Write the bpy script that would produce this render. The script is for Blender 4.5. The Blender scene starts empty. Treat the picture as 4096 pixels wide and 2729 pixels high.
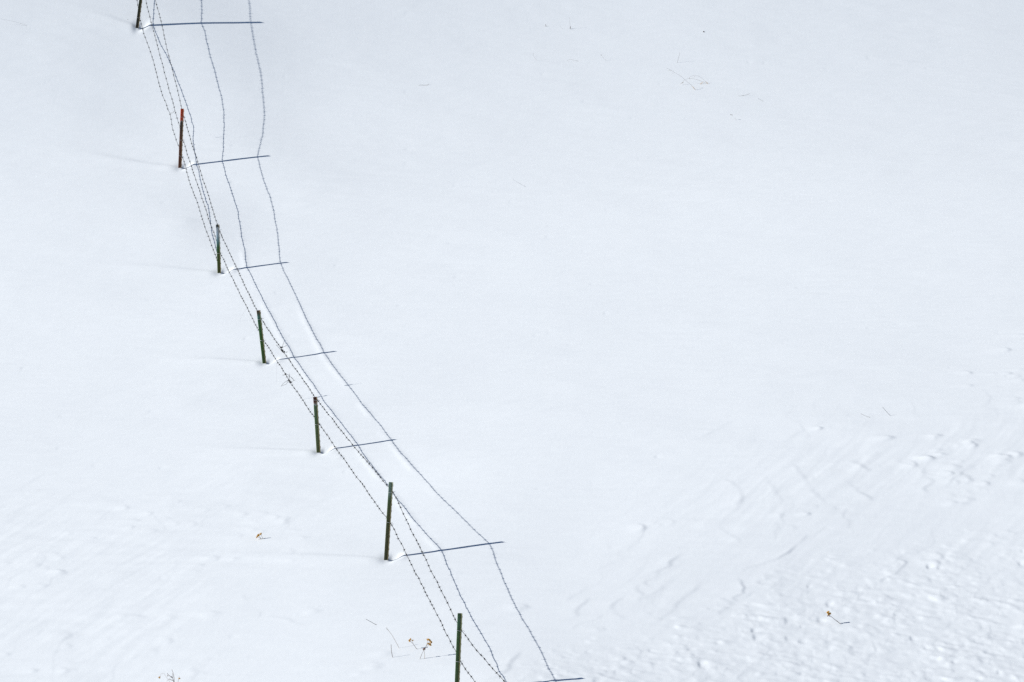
import bpy, math, random
import numpy as np
from mathutils import Vector, Matrix

random.seed(7)
rng = np.random.default_rng(11)
sc = bpy.context.scene
COL = sc.collection

# ------------------------------------------------------------------ camera model
FPX = 20440.0                       # focal length in pixels of the 4096 x 2729 photograph
CX, CY = 2048.0, 1364.5
PITCH = math.radians(5.0)
SP, CP = math.sin(PITCH), math.cos(PITCH)

def cam2world(r, d, u):
    return np.array([r, d * CP + u * SP, -d * SP + u * CP])

def world2px(p):
    x, y, z = p[..., 0], p[..., 1], p[..., 2]
    d = y * CP - z * SP
    u = y * SP + z * CP
    return CX + FPX * x / d, CY - FPX * u / d, d

def ray(px, py, d):
    return cam2world((px - CX) / FPX * d, d, -(py - CY) / FPX * d)

# sun: travel direction measured from the post shadows
AZ = math.radians(10.0)
EL = math.atan(0.541 * math.cos(AZ))
s_cam = (math.cos(EL) * math.cos(AZ), math.cos(EL) * math.sin(AZ), -math.sin(EL))
SUN = cam2world(*s_cam)
SUN = SUN / np.linalg.norm(SUN)

# ------------------------------------------------------------------ measurements
def Z(n, pts):
    ox, oy, k = {1: (400, 0, 2.94125), 2: (500, 380, 3.3629), 3: (700, 840, 3.92), 4: (950, 1200, 4.708),
                 5: (1150, 1550, 4.708), 6: (1400, 1880, 3.3629), 7: (1400, 2260, 2.354),
                 8: (2300, 2150, 2.7075), 9: (2100, 1900, 1.1794), 10: (2500, 1500, 1.475),
                 11: (3400, 1700, 3.1365), 12: (600, 2640, 13.078), 13: (980, 2100, 16.814),
                 14: (1080, 1350, 6.275), 15: (2640, 180, 7.127), 16: (2080, 60, 5.2275),
                 17: (1420, 2440, 5.885), 18: (3200, 2400, 9.416), 19: (0, 1700, 1.524), 0: (0, 0, 1.0)}[n]
    return [(ox + a / k, oy + b / k) for a, b in pts]

# posts: depth, base, top, heights of the ties (pixels of the photograph)
POSTS = [
    dict(d=62.2, base=(494, -254), top=(513, -522), ties=[-320, -400, -490]),
    dict(d=60.2, base=(550.3, 112), top=(586, -164), ties=[72, -38, -140]),
    dict(d=56.8, base=(721.5, 671.4), top=(731.3, 435.3), ties=[626.8, 559.9, 469.2]),
    dict(d=53.4, base=(879.3, 1091.3), top=(872.7, 899.2), ties=[1013.5, 921]),
    dict(d=50.0, base=(1059.8, 1451.9), top=(1036.0, 1241.4), ties=[1364.6, 1276]),
    dict(d=46.6, base=(1276.8, 1809.6), top=(1263.0, 1587.8), ties=[1698, 1602]),
    dict(d=43.3, base=(1546.9, 2241), top=(1566.5, 1929), ties=[2092.6, 1968.3]),
    dict(d=40.0, base=(1828.5, 2790), top=(1842.6, 2453.3), ties=[2645.7, 2524]),
    dict(d=36.8, base=(2246, 3396), top=(2300, 3050), ties=[3217, 3090]),
]
for P in POSTS:
    P['B'] = ray(*P['base'], P['d'])
    P['T'] = ray(*P['top'], P['d'])

# barbed wires traced over the photograph
W_LOW = [(498, -320)] + [(559, 72)] + Z(1, [(503, 345), (520, 410), (545, 480), (568, 540), (605, 640), (628, 715), (655, 825), (672, 890), (693, 985), (708, 1030), (730, 1110), (775, 1210), (800, 1290), (820, 1330), (835, 1400), (850, 1500), (868, 1560)]) + Z(2, [(600, 240), (620, 330), (640, 440), (680, 575), (710, 660), (735, 718), (770, 830), (795, 895), (815, 960), (833, 1045), (855, 1120), (880, 1210), (905, 1270), (935, 1350), (970, 1440), (1008, 1560)]) + Z(3, [(430, 145), (470, 270), (520, 400), (565, 530), (600, 620), (645, 740)]) + [(884, 1130)]
W_MID = [(504, -400)] + [(568, -38)] + Z(1, [(540, 0), (565, 125), (585, 190), (608, 290), (632, 370), (650, 440), (670, 515), (697, 620), (720, 705), (740, 775), (768, 890), (790, 965), (815, 1065), (840, 1145), (862, 1225), (880, 1300), (910, 1400), (940, 1500)]) + Z(2, [(778, 605), (800, 665), (818, 725), (838, 800), (880, 915), (905, 1000), (930, 1070), (950, 1130), (985, 1230), (1010, 1310), (1045, 1420), (1092, 1550)]) + Z(3, [(520, 115), (558, 225), (600, 335), (635, 440), (660, 520), (712, 680), (730, 720), (760, 770), (800, 870), (845, 965), (890, 1050), (925, 1115), (950, 1180), (990, 1250), (1015, 1310), (1045, 1370), (1090, 1450), (1145, 1560)]) + Z(4, [(155, 90), (205, 200), (245, 280), (290, 360), (325, 440), (370, 525), (415, 600), (497, 775), (550, 845), (615, 930), (660, 1020), (700, 1090), (760, 1180), (815, 1250), (865, 1335), (905, 1400), (940, 1470), (975, 1530)]) + Z(5, [(170, 70), (230, 145), (300, 255), (355, 345), (425, 450), (520, 575), (605, 697), (650, 765), (710, 850), (765, 915), (800, 985), (860, 1070), (920, 1160), (1000, 1270), (1060, 1345), (1120, 1425), (1160, 1490), (1215, 1565)]) + Z(6, [(70, 75), (140, 155), (210, 250), (270, 345), (340, 435), (410, 545), (500, 650), (548, 715), (600, 815), (650, 930), (705, 1015), (755, 1130), (800, 1220), (860, 1340), (920, 1445), (975, 1560)]) + Z(7, [(625, 95), (670, 180), (710, 260), (755, 345), (800, 430), (845, 515), (895, 630), (930, 690), (975, 780), (1010, 835), (1043, 908), (1070, 960), (1100, 1000), (1140, 1052), (1180, 1108)]) + [(2262, 3217)]
W_TOP = [(514, -490)] + [(583, -140)] + Z(1, [(650, 0), (685, 130), (710, 215), (740, 340), (760, 450), (785, 560), (810, 665), (840, 770), (865, 880), (890, 970), (915, 1075), (940, 1180), (962, 1278)]) + Z(2, [(795, 300), (820, 380), (855, 505), (880, 590), (905, 680), (935, 770), (965, 850), (990, 940), (1020, 1045), (1050, 1150), (1090, 1250), (1130, 1370), (1155, 1460), (1185, 1560)]) + Z(3, [(635, 135), (660, 220), (697, 318), (735, 415), (785, 525), (830, 615), (870, 705), (905, 780), (945, 865), (975, 920), (1010, 1000), (1055, 1100), (1090, 1180), (1130, 1265), (1165, 1325), (1200, 1400), (1235, 1480), (1280, 1560)]) + Z(4, [(305, 80), (345, 155), (375, 205), (445, 358), (480, 400), (530, 490), (590, 575), (640, 650), (700, 745), (760, 830), (810, 890), (870, 985), (930, 1075), (985, 1140), (1050, 1250), (1110, 1320), (1180, 1420), (1245, 1520)]) + Z(5, [(400, 0), (450, 90), (505, 165), (572, 245), (630, 320), (680, 395), (740, 465), (785, 530), (825, 565), (880, 640), (950, 740), (1010, 810), (1060, 870), (1125, 955), (1180, 1020), (1240, 1100), (1300, 1170), (1380, 1265), (1440, 1330), (1500, 1400), (1570, 1475), (1640, 1560)]) + Z(6, [(400, 90), (470, 180), (528, 242), (575, 297), (610, 355), (645, 430), (695, 540), (735, 620), (780, 720), (820, 810), (865, 895), (910, 975), (960, 1080), (1000, 1165), (1050, 1270), (1100, 1380), (1145, 1465), (1195, 1560)]) + Z(7, [(780, 75), (820, 155), (860, 245), (905, 330), (945, 415), (970, 475), (1005, 540), (1052, 622), (1100, 680), (1145, 745), (1200, 815), (1255, 870), (1310, 940), (1365, 1000), (1420, 1060), (1458, 1104)]) + [(2300, 3090)]

# shadow lines of the wires on the snow, traced over the photograph
S_LOW = Z(1, [(630, 0), (637, 130), (632, 300), (700, 470), (800, 660), (860, 790), (920, 960), (960, 1100), (1010, 1210), (1060, 1310), (1090, 1410), (1095, 1480)]) + Z(2, [(915, 400), (908, 510), (915, 620), (940, 720), (965, 840), (960, 935), (990, 1020), (993, 1120), (1010, 1230), (1050, 1340), (1090, 1440), (1112, 1560)]) + Z(3, [(512, 200), (540, 320), (580, 440), (610, 560), (625, 640)])
S_MID = Z(1, [(1228, 0), (1215, 100), (1205, 300), (1235, 430), (1270, 560), (1300, 660), (1340, 800), (1375, 940), (1410, 1060), (1438, 1160), (1448, 1270), (1460, 1400), (1470, 1500)]) + Z(2, [(1345, 430), (1330, 550), (1318, 660), (1315, 780), (1307, 893), (1330, 970), (1370, 1090), (1410, 1210), (1450, 1330), (1490, 1450), (1520, 1560)]) + Z(3, [(1020, 200), (1045, 350), (1070, 480), (1090, 620), (1110, 740), (1128, 893), (1160, 970), (1200, 1060), (1280, 1200), (1350, 1340), (1410, 1460), (1465, 1560)]) + Z(4, [(540, 110), (620, 240), (700, 400), (770, 540), (840, 670), (920, 800), (1000, 940), (1030, 1020), (1068, 1077), (1120, 1150), (1200, 1250), (1270, 1380), (1350, 1480), (1420, 1565)]) + Z(5, [(600, 95), (660, 210), (750, 340), (850, 460), (930, 580), (1050, 720), (1150, 840), (1250, 980), (1328, 1095), (1370, 1160), (1430, 1260), (1490, 1330), (1560, 1450), (1640, 1550)]) + Z(6, [(540, 240), (650, 420), (750, 530), (850, 660), (950, 770), (1020, 850), (1090, 940), (1180, 1020), (1240, 1090), (1260, 1160), (1300, 1270), (1350, 1380), (1390, 1470), (1430, 1560)]) + Z(7, [(960, 90), (1000, 200), (1050, 310), (1110, 430), (1180, 560), (1250, 680), (1310, 800), (1370, 920), (1410, 1030), (1455, 1095)])
S_TOP = Z(1, [(1800, 0), (1800, 150), (1795, 300), (1815, 420), (1840, 560), (1860, 660), (1885, 790), (1905, 900), (1918, 1030), (1928, 1150), (1940, 1250), (1945, 1380), (1940, 1480)]) + Z(2, [(1887, 290), (1880, 400), (1860, 500), (1835, 620), (1800, 730), (1775, 840), (1795, 920), (1835, 1050), (1880, 1190), (1925, 1310), (1965, 1430), (2005, 1560)]) + Z(3, [(1580, 200), (1605, 420), (1630, 600), (1645, 750), (1650, 845), (1680, 930), (1750, 1050), (1830, 1210), (1900, 1360), (1990, 1540)]) + Z(4, [(1200, 130), (1270, 290), (1340, 440), (1400, 560), (1470, 680), (1530, 800), (1590, 920), (1633, 1003), (1690, 1110), (1790, 1220), (1880, 1350), (1970, 1460), (2060, 1565)]) + Z(5, [(1215, 70), (1300, 160), (1400, 300), (1500, 420), (1600, 550), (1700, 680), (1800, 800), (1890, 920), (1945, 1007), (2000, 1080), (2080, 1180), (2200, 1310), (2350, 1490)]) + Z(6, [(1000, 140), (1150, 300), (1300, 455), (1450, 600), (1600, 750), (1750, 900), (1830, 965), (1878, 1013), (1910, 1120), (1950, 1220), (1990, 1330), (2040, 1440), (2085, 1540)]) + Z(7, [(1440, 130), (1500, 280), (1570, 430), (1650, 570), (1710, 670), (1770, 790), (1830, 900), (1870, 1010), (1915, 1090)])
TIPS = [None, None, (1080.0, 628.6), (1155.4, 1052.0), (1345.5, 1407.9), (1588.6, 1760.7), (2017.0, 2174.4), (2319.7, 2713.7), None]

def post_right(P, k):
    """3D point on the right (studded) face of post P at height k of its ties."""
    t = (P['base'][1] - k) / (P['base'][1] - P['top'][1])
    return P['B'] + (P['T'] - P['B']) * t

def wire_path(pts, which):
    """pixel trace -> 3D path; depth runs from post to post, proportionally to the trace's height."""
    pts = sorted(pts, key=lambda q: q[1])
    ys, ds = [], []
    for i, P in enumerate(POSTS):
        if which == 'low':
            if i > 3: break
            y = [-320, 72, 626.8, 1084][i]
        else:
            y = P['ties'][-1] if which == 'top' else P['ties'][-2]
        ys.append(y); ds.append(P['d'] + 0.006)
    out = []
    for (x, y) in pts:
        out.append(ray(x, y, float(np.interp(y, ys, ds))))
    out = np.array(out)
    # resample and smooth a little
    seg = np.r_[0, np.cumsum(np.linalg.norm(np.diff(out, axis=0), axis=1))]
    keep = np.r_[True, np.diff(seg) > 0.02]
    out, seg = out[keep], seg[keep]
    L = seg[-1]
    t = np.arange(0, L, 0.012)
    res = np.stack([np.interp(t, seg, out[:, k]) for k in range(3)], 1)
    w = np.hanning(9); w /= w.sum()
    pad = np.pad(res, ((4, 4), (0, 0)), mode='edge')
    res = np.stack([np.convolve(pad[:, k], w, 'valid') for k in range(3)], 1)
    return res

PATH = {'low': wire_path(W_LOW, 'low'), 'mid': wire_path(W_MID, 'mid'), 'top': wire_path(W_TOP, 'top')}

# ------------------------------------------------------------------ ground from the shadows
def shadow_points(path, shadow):
    wx, wy, wd = world2px(path)
    k = s_cam
    out = []
    for (sx, sy) in shadow:
        # vanishing direction of the light in the picture (very nearly parallel)
        f = (sy - wy) - 0.541 * (sx - wx)
        j = np.where(np.sign(f[:-1]) != np.sign(f[1:]))[0]
        j = [q for q in j if wx[q] < sx]
        if not j: continue
        q = j[0]; a = f[q] / (f[q] - f[q + 1])
        W = path[q] * (1 - a) + path[q + 1] * a
        dW = W[1] * CP - W[2] * SP
        c = (sx - CX) / FPX
        t = (c * dW - W[0]) / (k[0] - c * k[1])
        d = dW + t * k[1]
        out.append(ray(sx, sy, d))
    return out

ctrl = []
ctrl += shadow_points(PATH['top'], S_TOP)
ctrl += shadow_points(PATH['mid'], S_MID)
ctrl += shadow_points(PATH['low'], S_LOW)
for P, tip in zip(POSTS, TIPS):
    if tip is None: continue
    T = P['T']; c = (tip[0] - CX) / FPX
    t = (c * P['d'] - T[0]) / (s_cam[0] - c * s_cam[1])
    ctrl.append(ray(*tip, P['d'] + t * s_cam[1]))
n_sh = len(ctrl); n_hi = len(shadow_points(PATH['top'], S_TOP)) + len(shadow_points(PATH['mid'], S_MID))
BASE_UP = [0, 0.018, 0.013, 0.012, 0.013, 0.013, 0.013, 0.013, 0]     # the scour at each foot
for P, up in zip(POSTS, BASE_UP): ctrl.append(P['B'] + np.array([0, 0, up]))
ctrl = np.array(ctrl)

def pchip(xk, yk):
    xk, yk = np.array(xk, float), np.array(yk, float)
    h = np.diff(xk); dl = np.diff(yk) / h
    m = np.zeros_like(xk); m[0] = dl[0]; m[-1] = dl[-1]
    for i in range(1, len(xk) - 1):
        m[i] = (dl[i - 1] * h[i] + dl[i] * h[i - 1]) / (h[i] + h[i - 1])
    def f(x):
        x = np.asarray(x, float)
        i = np.clip(np.searchsorted(xk, x) - 1, 0, len(xk) - 2)
        t = (x - xk[i]) / h[i]; t = np.clip(t, 0, 1)
        return ((2 * t**3 - 3 * t**2 + 1) * yk[i] + (t**3 - 2 * t**2 + t) * h[i] * m[i] +
                (-2 * t**3 + 3 * t**2) * yk[i + 1] + (t**3 - t**2) * h[i] * m[i + 1])
    return f

kb = sorted([(P['B'][1], P['B'][2]) for P in POSTS])
y1, z1 = kb[-1]; y0, z0 = kb[0]
prof = [(-900, 10), (-200, 2), (-30, -1.6), (0, -1.75), (4, -2.2), (10, -3.9), (18, -6.3), (28, z0 - 0.9)] + kb + \
       [(y1 + 4, z1 + 1.9), (y1 + 9, z1 + 4.2), (y1 + 20, z1 + 8.3), (y1 + 60, z1 + 17), (y1 + 300, z1 + 40), (y1 + 1200, z1 + 90)]
gprof = pchip([p[0] for p in prof], [p[1] for p in prof])

# the hillside also rises gently to the right of the fence line
fy_, fx_ = np.array([P['B'][1] for P in POSTS]), np.array([P['B'][0] for P in POSTS])
_o = np.argsort(fy_); fence_x = pchip(np.r_[-900, 20, fy_[_o], 90, 1500], np.r_[6, 4.0, fx_[_o], -8, -8])
_c = ctrl[:n_sh]
_dx = _c[:, 0] - fence_x(_c[:, 1]); _dz = _c[:, 2] - gprof(_c[:, 1])
def _slope(m): return float((_dx[m] * _dz[m]).sum() / (_dx[m] ** 2).sum())
TILT, TILT_UP = _slope(_c[:, 1] < 57.8), _slope(_c[:, 1] > 59.2)
print('tilt', TILT, TILT_UP)
def lateral(x, y):
    q = np.asarray(x, float) - fence_x(y)
    t = np.clip((np.asarray(y, float) - 52.0) / 14.0, 0, 1); t = t * t * (3 - 2 * t)
    out = (TILT + (1.2 * TILT_UP - 0.2 * TILT - TILT) * t) * 14 * np.tanh(q / 14)
    # the crusty ground in the near right lies a little flatter
    x_ = np.asarray(x, float); sd = np.clip((-np.log(np.exp(-1.5 * np.clip(40.5 + 1.1 * x_ - 42, -40, 40)) + np.exp(-1.5 * np.clip(43.3 + 0.3 * x_ - 42, -40, 40))) / 1.5 + 42 - np.asarray(y, float)) / 0.6, -20, 9)
    return out - 0.062 * 0.6 * np.log1p(np.exp(sd))
LX, LY = 3.0, 1.6
def kern(xa, ya, xb, yb):
    q = ((xa[:, None] - xb[None]) / LX) ** 2 + ((ya[:, None] - yb[None]) / LY) ** 2
    q2 = ((xa[:, None] - xb[None]) / 0.6) ** 2 + ((ya[:, None] - yb[None]) / 0.6) ** 2
    return np.exp(-0.5 * q) + 0.05 * np.exp(-0.5 * q2)
res = ctrl[:, 2] - gprof(ctrl[:, 1]) - lateral(ctrl[:, 0], ctrl[:, 1])
sig = np.full(len(ctrl), 0.09); sig[n_sh:] = 0.03; _sy = world2px(ctrl)[1]; _k = np.arange(len(ctrl)); sig[(_sy < 330) & (_k < n_sh)] = 0.16; sig[(_k >= n_hi) & (_k < n_sh) & (_sy > 700) & (_sy < 1030)] = 0.25; sig[(_sy < 85) & (np.arange(len(ctrl)) < n_sh)] = 0.35
K = kern(ctrl[:, 0], ctrl[:, 1], ctrl[:, 0], ctrl[:, 1])
alpha = np.linalg.solve(K + np.diag(sig ** 2), res)
print('ctrl', len(ctrl), 'residual rms', float(np.sqrt((res ** 2).mean())), 'min/max', res.min(), res.max())
print('fit err rms', float(np.sqrt(((K @ alpha - res) ** 2).mean())))

def macro(x, y):
    x = np.atleast_1d(np.asarray(x, float)); y = np.atleast_1d(np.asarray(y, float))
    return gprof(y) + lateral(x, y) + kern(x, y, ctrl[:, 0], ctrl[:, 1]) @ alpha

if __name__ == '__main__' and bool(int(__import__('os').environ.get('DIAG', '0'))):
    for i in range(0, len(ctrl), 6):
        print(i, np.round(ctrl[i], 2), round(float(res[i]), 3))
# ------------------------------------------------------------------ snow field: one sheet, fine in the middle
def grow(start, step, lim, f=1.22):
    out, s, p = [], step, start
    while p < lim:
        s *= f; p += s; out.append(p)
    return out
X0, X1, Y0, Y1, DX, DY = -8.0, 8.4, 36.0, 66.5, 0.010, 0.024
xs = np.arange(X0, X1, DX); ys = np.arange(Y0, Y1, DY)
gx = np.array([-v for v in grow(-xs[0], DX, 420)][::-1] + list(xs) + grow(xs[-1], DX, 420))
lo = [2 * ys[0] - v for v in grow(ys[0], DY, 2 * ys[0] + 320)][::-1]
gy = np.array(lo + list(ys) + grow(ys[-1], DY, 1000))
nx, ny = len(gx), len(gy)
ix0 = int(np.searchsorted(gx, xs[0] - 1e-6)); iy0 = int(np.searchsorted(gy, ys[0] - 1e-6))

def cubic_up(c, src, dst):
    """Catmull-Rom interpolation matrix from regular knots src to dst."""
    h = src[1] - src[0]
    q = np.clip((dst - src[0]) / h, 1, len(src) - 2.001); i = q.astype(int); t = q - i
    w = [-0.5 * t**3 + t**2 - 0.5 * t, 1.5 * t**3 - 2.5 * t**2 + 1, -1.5 * t**3 + 2 * t**2 + 0.5 * t, 0.5 * t**3 - 0.5 * t**2]
    return [(i - 1 + k, w[k]) for k in range(4)]
cx = np.arange(-12, 12.01, 0.25); cy = np.arange(30, 76.01, 0.25)
MX, MY = np.meshgrid(cx, cy)
R = (kern(MX.ravel(), MY.ravel(), ctrl[:, 0], ctrl[:, 1]) @ alpha).reshape(MX.shape)
wy = cubic_up(R, cy, gy); wx_ = cubic_up(R, cx, gx)
t1 = sum(R[i] * w[:, None] for i, w in wy)
Rf = sum(t1[:, i] * w[None] for i, w in wx_)
inside = ((gx > -12) & (gx < 12))[None] & ((gy > 30) & (gy < 76))[:, None]
GX, GY = np.meshgrid(gx, gy)
H = gprof(gy)[:, None] + lateral(GX, GY) + np.where(inside, Rf, 0.0)

def perlin(x, y, seed):
    r = np.random.default_rng(seed)
    perm = r.permutation(4096).astype(np.int32)
    ang = r.random(4096) * 2 * np.pi
    ca, sa = np.cos(ang).astype(np.float32), np.sin(ang).astype(np.float32)
    xi = np.floor(x).astype(np.int32); yi = np.floor(y).astype(np.int32)
    xf = (x - xi).astype(np.float32); yf = (y - yi).astype(np.float32)
    u = xf**3 * (xf * (xf * 6 - 15) + 10); v = yf**3 * (yf * (yf * 6 - 15) + 10)
    def g(dx, dy):
        k = perm[(perm[(xi + dx) & 4095] + yi + dy) & 4095]
        return ca[k] * (xf - dx) + sa[k] * (yf - dy)
    a = g(0, 0); a += u * (g(1, 0) - a)
    b = g(0, 1); b += u * (g(1, 1) - b)
    return 1.5 * (a + v * (b - a))

CXg, CYg = GX[iy0:iy0 + len(ys), ix0:ix0 + len(xs)], GY[iy0:iy0 + len(ys), ix0:ix0 + len(xs)]
D = np.zeros_like(CXg, dtype=np.float32)
def smooth(a, b, v):
    t = np.clip((v - a) / (b - a), 0, 1); return t * t * (3 - 2 * t)

_mx = lambda x, y: float(macro(x, y)[0])
def ground_px(px, py, lo=34.0, hi=70.0):
    """world point of the smooth snow surface seen at a pixel."""
    ds = np.linspace(lo, hi, 260)
    pts = np.stack([ray(px, py, d) for d in ds])
    f = pts[:, 2] - macro(pts[:, 0], pts[:, 1])
    j = np.where((f[:-1] > 0) & (f[1:] <= 0))[0]
    j = j[0] if len(j) else len(ds) - 2
    a = f[j] / (f[j] - f[j + 1] + 1e-12)
    return ray(px, py, ds[j] + a * (ds[j + 1] - ds[j]))
def gpx(pts): return np.array([ground_px(*p)[:2] for p in pts])

x, y = CXg, CYg
# broad, gentle wind-packed waves
D += 0.006 * perlin(x / 2.3, y / 2.9, 1)
D += 0.0028 * perlin(x / 0.9, (y + 0.3 * x) / 0.7, 2)
# fine wind streaks that run across the slope
wob = 0.10 * perlin(x / 1.7, y / 1.1, 3)
D += 0.0015 * perlin(x / 0.48, (y + wob) / 0.085, 4)
D += 0.0008 * perlin(x / 0.17, (y + wob) / 0.05, 5)
patch = smooth(0.0, 0.45, perlin(x / 1.3, y / 1.6, 6))
D += 0.0018 * patch * perlin(x / 0.42, (y + wob) / 0.15, 7)
# crusty, trampled-by-wind ground in the near right
bx, by = gpx([(1800, 2729), (2000, 2700), (2150, 2590), (2320, 2530), (2700, 2490), (2900, 2420), (3080, 2330), (3200, 2250), (3350, 2190), (3600, 2140), (3850, 2150), (4096, 2110), (4300, 2090)]).T
yb = np.interp(x, bx, by - 0.0, left=by[0] - 6, right=by[-1])
yb = yb + 0.45 * perlin(x / 0.8, y / 0.8, 8)
rough = smooth(-0.4, 1.5, yb - y) * smooth(bx[0] + 0.1, bx[0] + 1.0, x)
rough_s = smooth(-2.6, 0.3, yb - y) * smooth(bx[0], bx[0] + 2.2, x)
left_s = smooth(0, 1, (gpx([(700, 1780)])[0, 1] - y) / 2.0) * smooth(0.2, -1.2, x + 1.3 + 0.25 * (44 - y))
v = y + 0.32 * x
w1 = perlin(x / 0.5, v / 0.5, 9)
n0 = perlin((x + 0.05 * w1) / 0.19, v / 0.17, 10)
n1 = perlin((x - 0.035 * n0 + 0.05 * w1) / 0.19, v / 0.17, 10)
n2 = perlin((x - 0.01 * n1) / 0.085, v / 0.10, 12)
n3 = perlin((x + 0.1 * w1) / 0.42, v / 0.26, 13)
var = 0.55 + 0.75 * smooth(-0.3, 0.5, perlin(x / 0.9, y / 0.9, 14))
D += rough * var * (0.0012 * np.maximum(n1, -0.15) + 0.0011 * n2 + 0.0025 * n3)
def saw(phi, edge):
    f = phi - np.floor(phi)
    return np.where(f < 1 - edge, f / (1 - edge), smooth(1, 1 - edge, f))
# wind-cut steps: long gentle rises that break off to the right in scalloped edges
mid_s = smooth(-4.6, -1.0, yb - y) * smooth(1.2, 0.0, yb - y) * smooth(-0.2, 1.4, x - 0.6 + 0.25 * (y - 42))
warp1 = perlin(x / 0.8, y / 1.4, 41) + 0.45 * perlin(x / 0.3, y / 0.45, 42) + 0.12 * perlin(x / 0.09, y / 0.14, 43)
tt_ = y - 45.5
bend = x + 0.45 * np.sqrt(tt_ ** 2 + 0.4) - 0.07 * tt_
m1 = smooth(-0.15, 0.4, perlin(x / 1.2, y / 1.9, 44))
D += (mid_s * m1 * 0.0034 * saw(bend / 0.50 + 0.75 * warp1, 0.12)).astype(np.float32)
mr = smooth(-0.35, 0.35, perlin(x / 1.4, y / 1.9, 63))
D += (mid_s * (0.3 + 0.7 * mr) * (0.0028 * perlin((bend + 0.07 * warp1) / 0.19, y / 0.8, 64) + 0.0013 * perlin((bend + 0.07 * warp1) / 0.08, y / 0.35, 65))).astype(np.float32)
D += (left_s * (0.3 + 0.7 * mr) * (0.0020 * perlin((x - 0.5 * y + 0.07 * warp1) / 0.21, y / 0.7, 66) + 0.0009 * perlin((x - 0.5 * y) / 0.09, y / 0.3, 67))).astype(np.float32)
m2 = smooth(-0.1, 0.5, perlin(x / 1.5, y / 1.3, 16))
n4 = perlin((x - 0.05 * n3) / 0.65, (y + 0.45 * x) / 0.22, 15)
D += ((0.45 * left_s * m2 * 0.0022) * saw((x - 0.5 * y) / 0.62 + 0.75 * warp1, 0.12)).astype(np.float32)
warp2 = perlin(x / 0.3, v / 0.35, 45) + 0.5 * perlin(x / 0.11, v / 0.14, 46)
m3 = smooth(-0.1, 0.45, perlin(x / 0.33, v / 0.5, 47))
D += (rough * m3 * 0.0014 * saw((x - 0.3 * y) / 0.24 + 0.8 * warp2, 0.10)).astype(np.float32)
m4 = smooth(0.05, 0.5, perlin(x / 0.25, v / 0.3, 48))
D += (rough * m4 * 0.0012 * saw(x / 0.12 + 0.9 * perlin(x / 0.09, v / 0.12, 49), 0.16)).astype(np.float32)
D += (rough * (0.0016 * perlin((x + 0.03 * n0) / 0.13, v / 0.055, 51) + 0.0007 * perlin(x / 0.055, v / 0.045, 52))).astype(np.float32)
D += (rough_s + 0.65 * left_s) * smooth(-0.05, 0.35, perlin(x / 1.5, y / 1.3, 16)) * 0.0018 * np.maximum(n4, -0.1)
D += left_s * 0.0030 * perlin((x - 0.04 * n3) / 0.55, (y + 0.25 * x + 0.6 * wob) / 0.20, 17)

def window(xa, xb, ya, yb_):
    i0, i1 = np.searchsorted(xs, [xa, xb]); j0, j1 = np.searchsorted(ys, [ya, yb_])
    return slice(j0, j1), slice(i0, i1)

# small hollows with a steep windward lip
def hollow(px, py, depth, ax, ay):
    sl = window(px - 3 * ax, px + 6 * ax, py - 4 * ay, py + 4 * ay)
    X, Y = CXg[sl] - px, CYg[sl] - py
    e = np.where(X < 0, np.exp(-0.5 * (X / (0.45 * ax)) ** 2), np.exp(-0.5 * (X / (1.7 * ax)) ** 2))
    D[sl] -= depth * e * np.exp(-0.5 * (Y / ay) ** 2)
hr = np.random.default_rng(5)
for _ in range(150):
    px, py = hr.uniform(-6.5, 7.5), hr.uniform(38, 64)
    k = rough[np.clip(int((py - Y0) / DY), 0, len(ys) - 1), np.clip(int((px - X0) / DX), 0, len(xs) - 1)]
    if k > 0.4: continue
    hollow(px, py, hr.uniform(0.0006, 0.0022), hr.uniform(0.015, 0.035), hr.uniform(0.015, 0.04))
for _ in range(260):
    px, py = hr.uniform(-1, 7), hr.uniform(36.5, 46)
    k = rough[np.clip(int((py - Y0) / DY), 0, len(ys) - 1), np.clip(int((px - X0) / DX), 0, len(xs) - 1)]
    if k < 0.5: continue
    s_ = hr.uniform(0.012, 0.028)
    hollow(px, py, s_ * hr.uniform(0.08, 0.40), s_ * hr.uniform(0.7, 1.1), s_ * hr.uniform(0.7, 1.9))

# wind-cut tongues: low rises that end in a snub nose on the lee side
def tongue(px, py, A, L, s_, drop, skew):
    sl = window(px - L * 1.1, px + 2.2 * drop, py - 3.2 * s_ - 0.35 * L, py + 3.2 * s_ + 0.35 * L)
    X, Y = CXg[sl] - px, CYg[sl] - py
    Y = Y + skew * X
    r = smooth(-L, 0.15 * L, X) ** 1.4 * (1 - smooth(-0.2 * drop, drop, X + 0.5 * (Y / s_) ** 2 * drop))
    D[sl] += (A * r * np.exp(-0.5 * np.abs(Y / s_) ** 2.4)).astype(np.float32)
def fleck(px, py, A, L, s_, skew):
    # short steep face towards the wind, long gentle back
    sl = window(px - 0.11, px + 1.3 * L, py - 3.2 * s_ - 0.4 * L, py + 3.2 * s_ + 0.4 * L)
    X, Y = CXg[sl] - px, CYg[sl] - py
    Y = Y + skew * X
    r = smooth(-0.040, 0.030, X - 0.25 * s_ * (Y / s_) ** 2 * 0.6) * np.exp(-np.maximum(X, 0) / (0.45 * L)) * smooth(1.25 * L, 0.6 * L, X)
    D[sl] += (A * r * np.exp(-0.5 * np.abs(Y / s_) ** 2.2)).astype(np.float32)
def mask_at(M, px, py): return float(M[np.clip(int((py - Y0) / DY), 0, len(ys) - 1), np.clip(int((px - X0) / DX), 0, len(xs) - 1)])
clump = smooth(-0.35, 0.35, perlin(x / 0.55, v / 0.40, 61)) * (0.55 + 0.45 * smooth(-0.2, 0.3, perlin(x / 1.6, v / 1.0, 62)))
rc = np.sqrt(rough) * (0.35 + 0.65 * clump)
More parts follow.
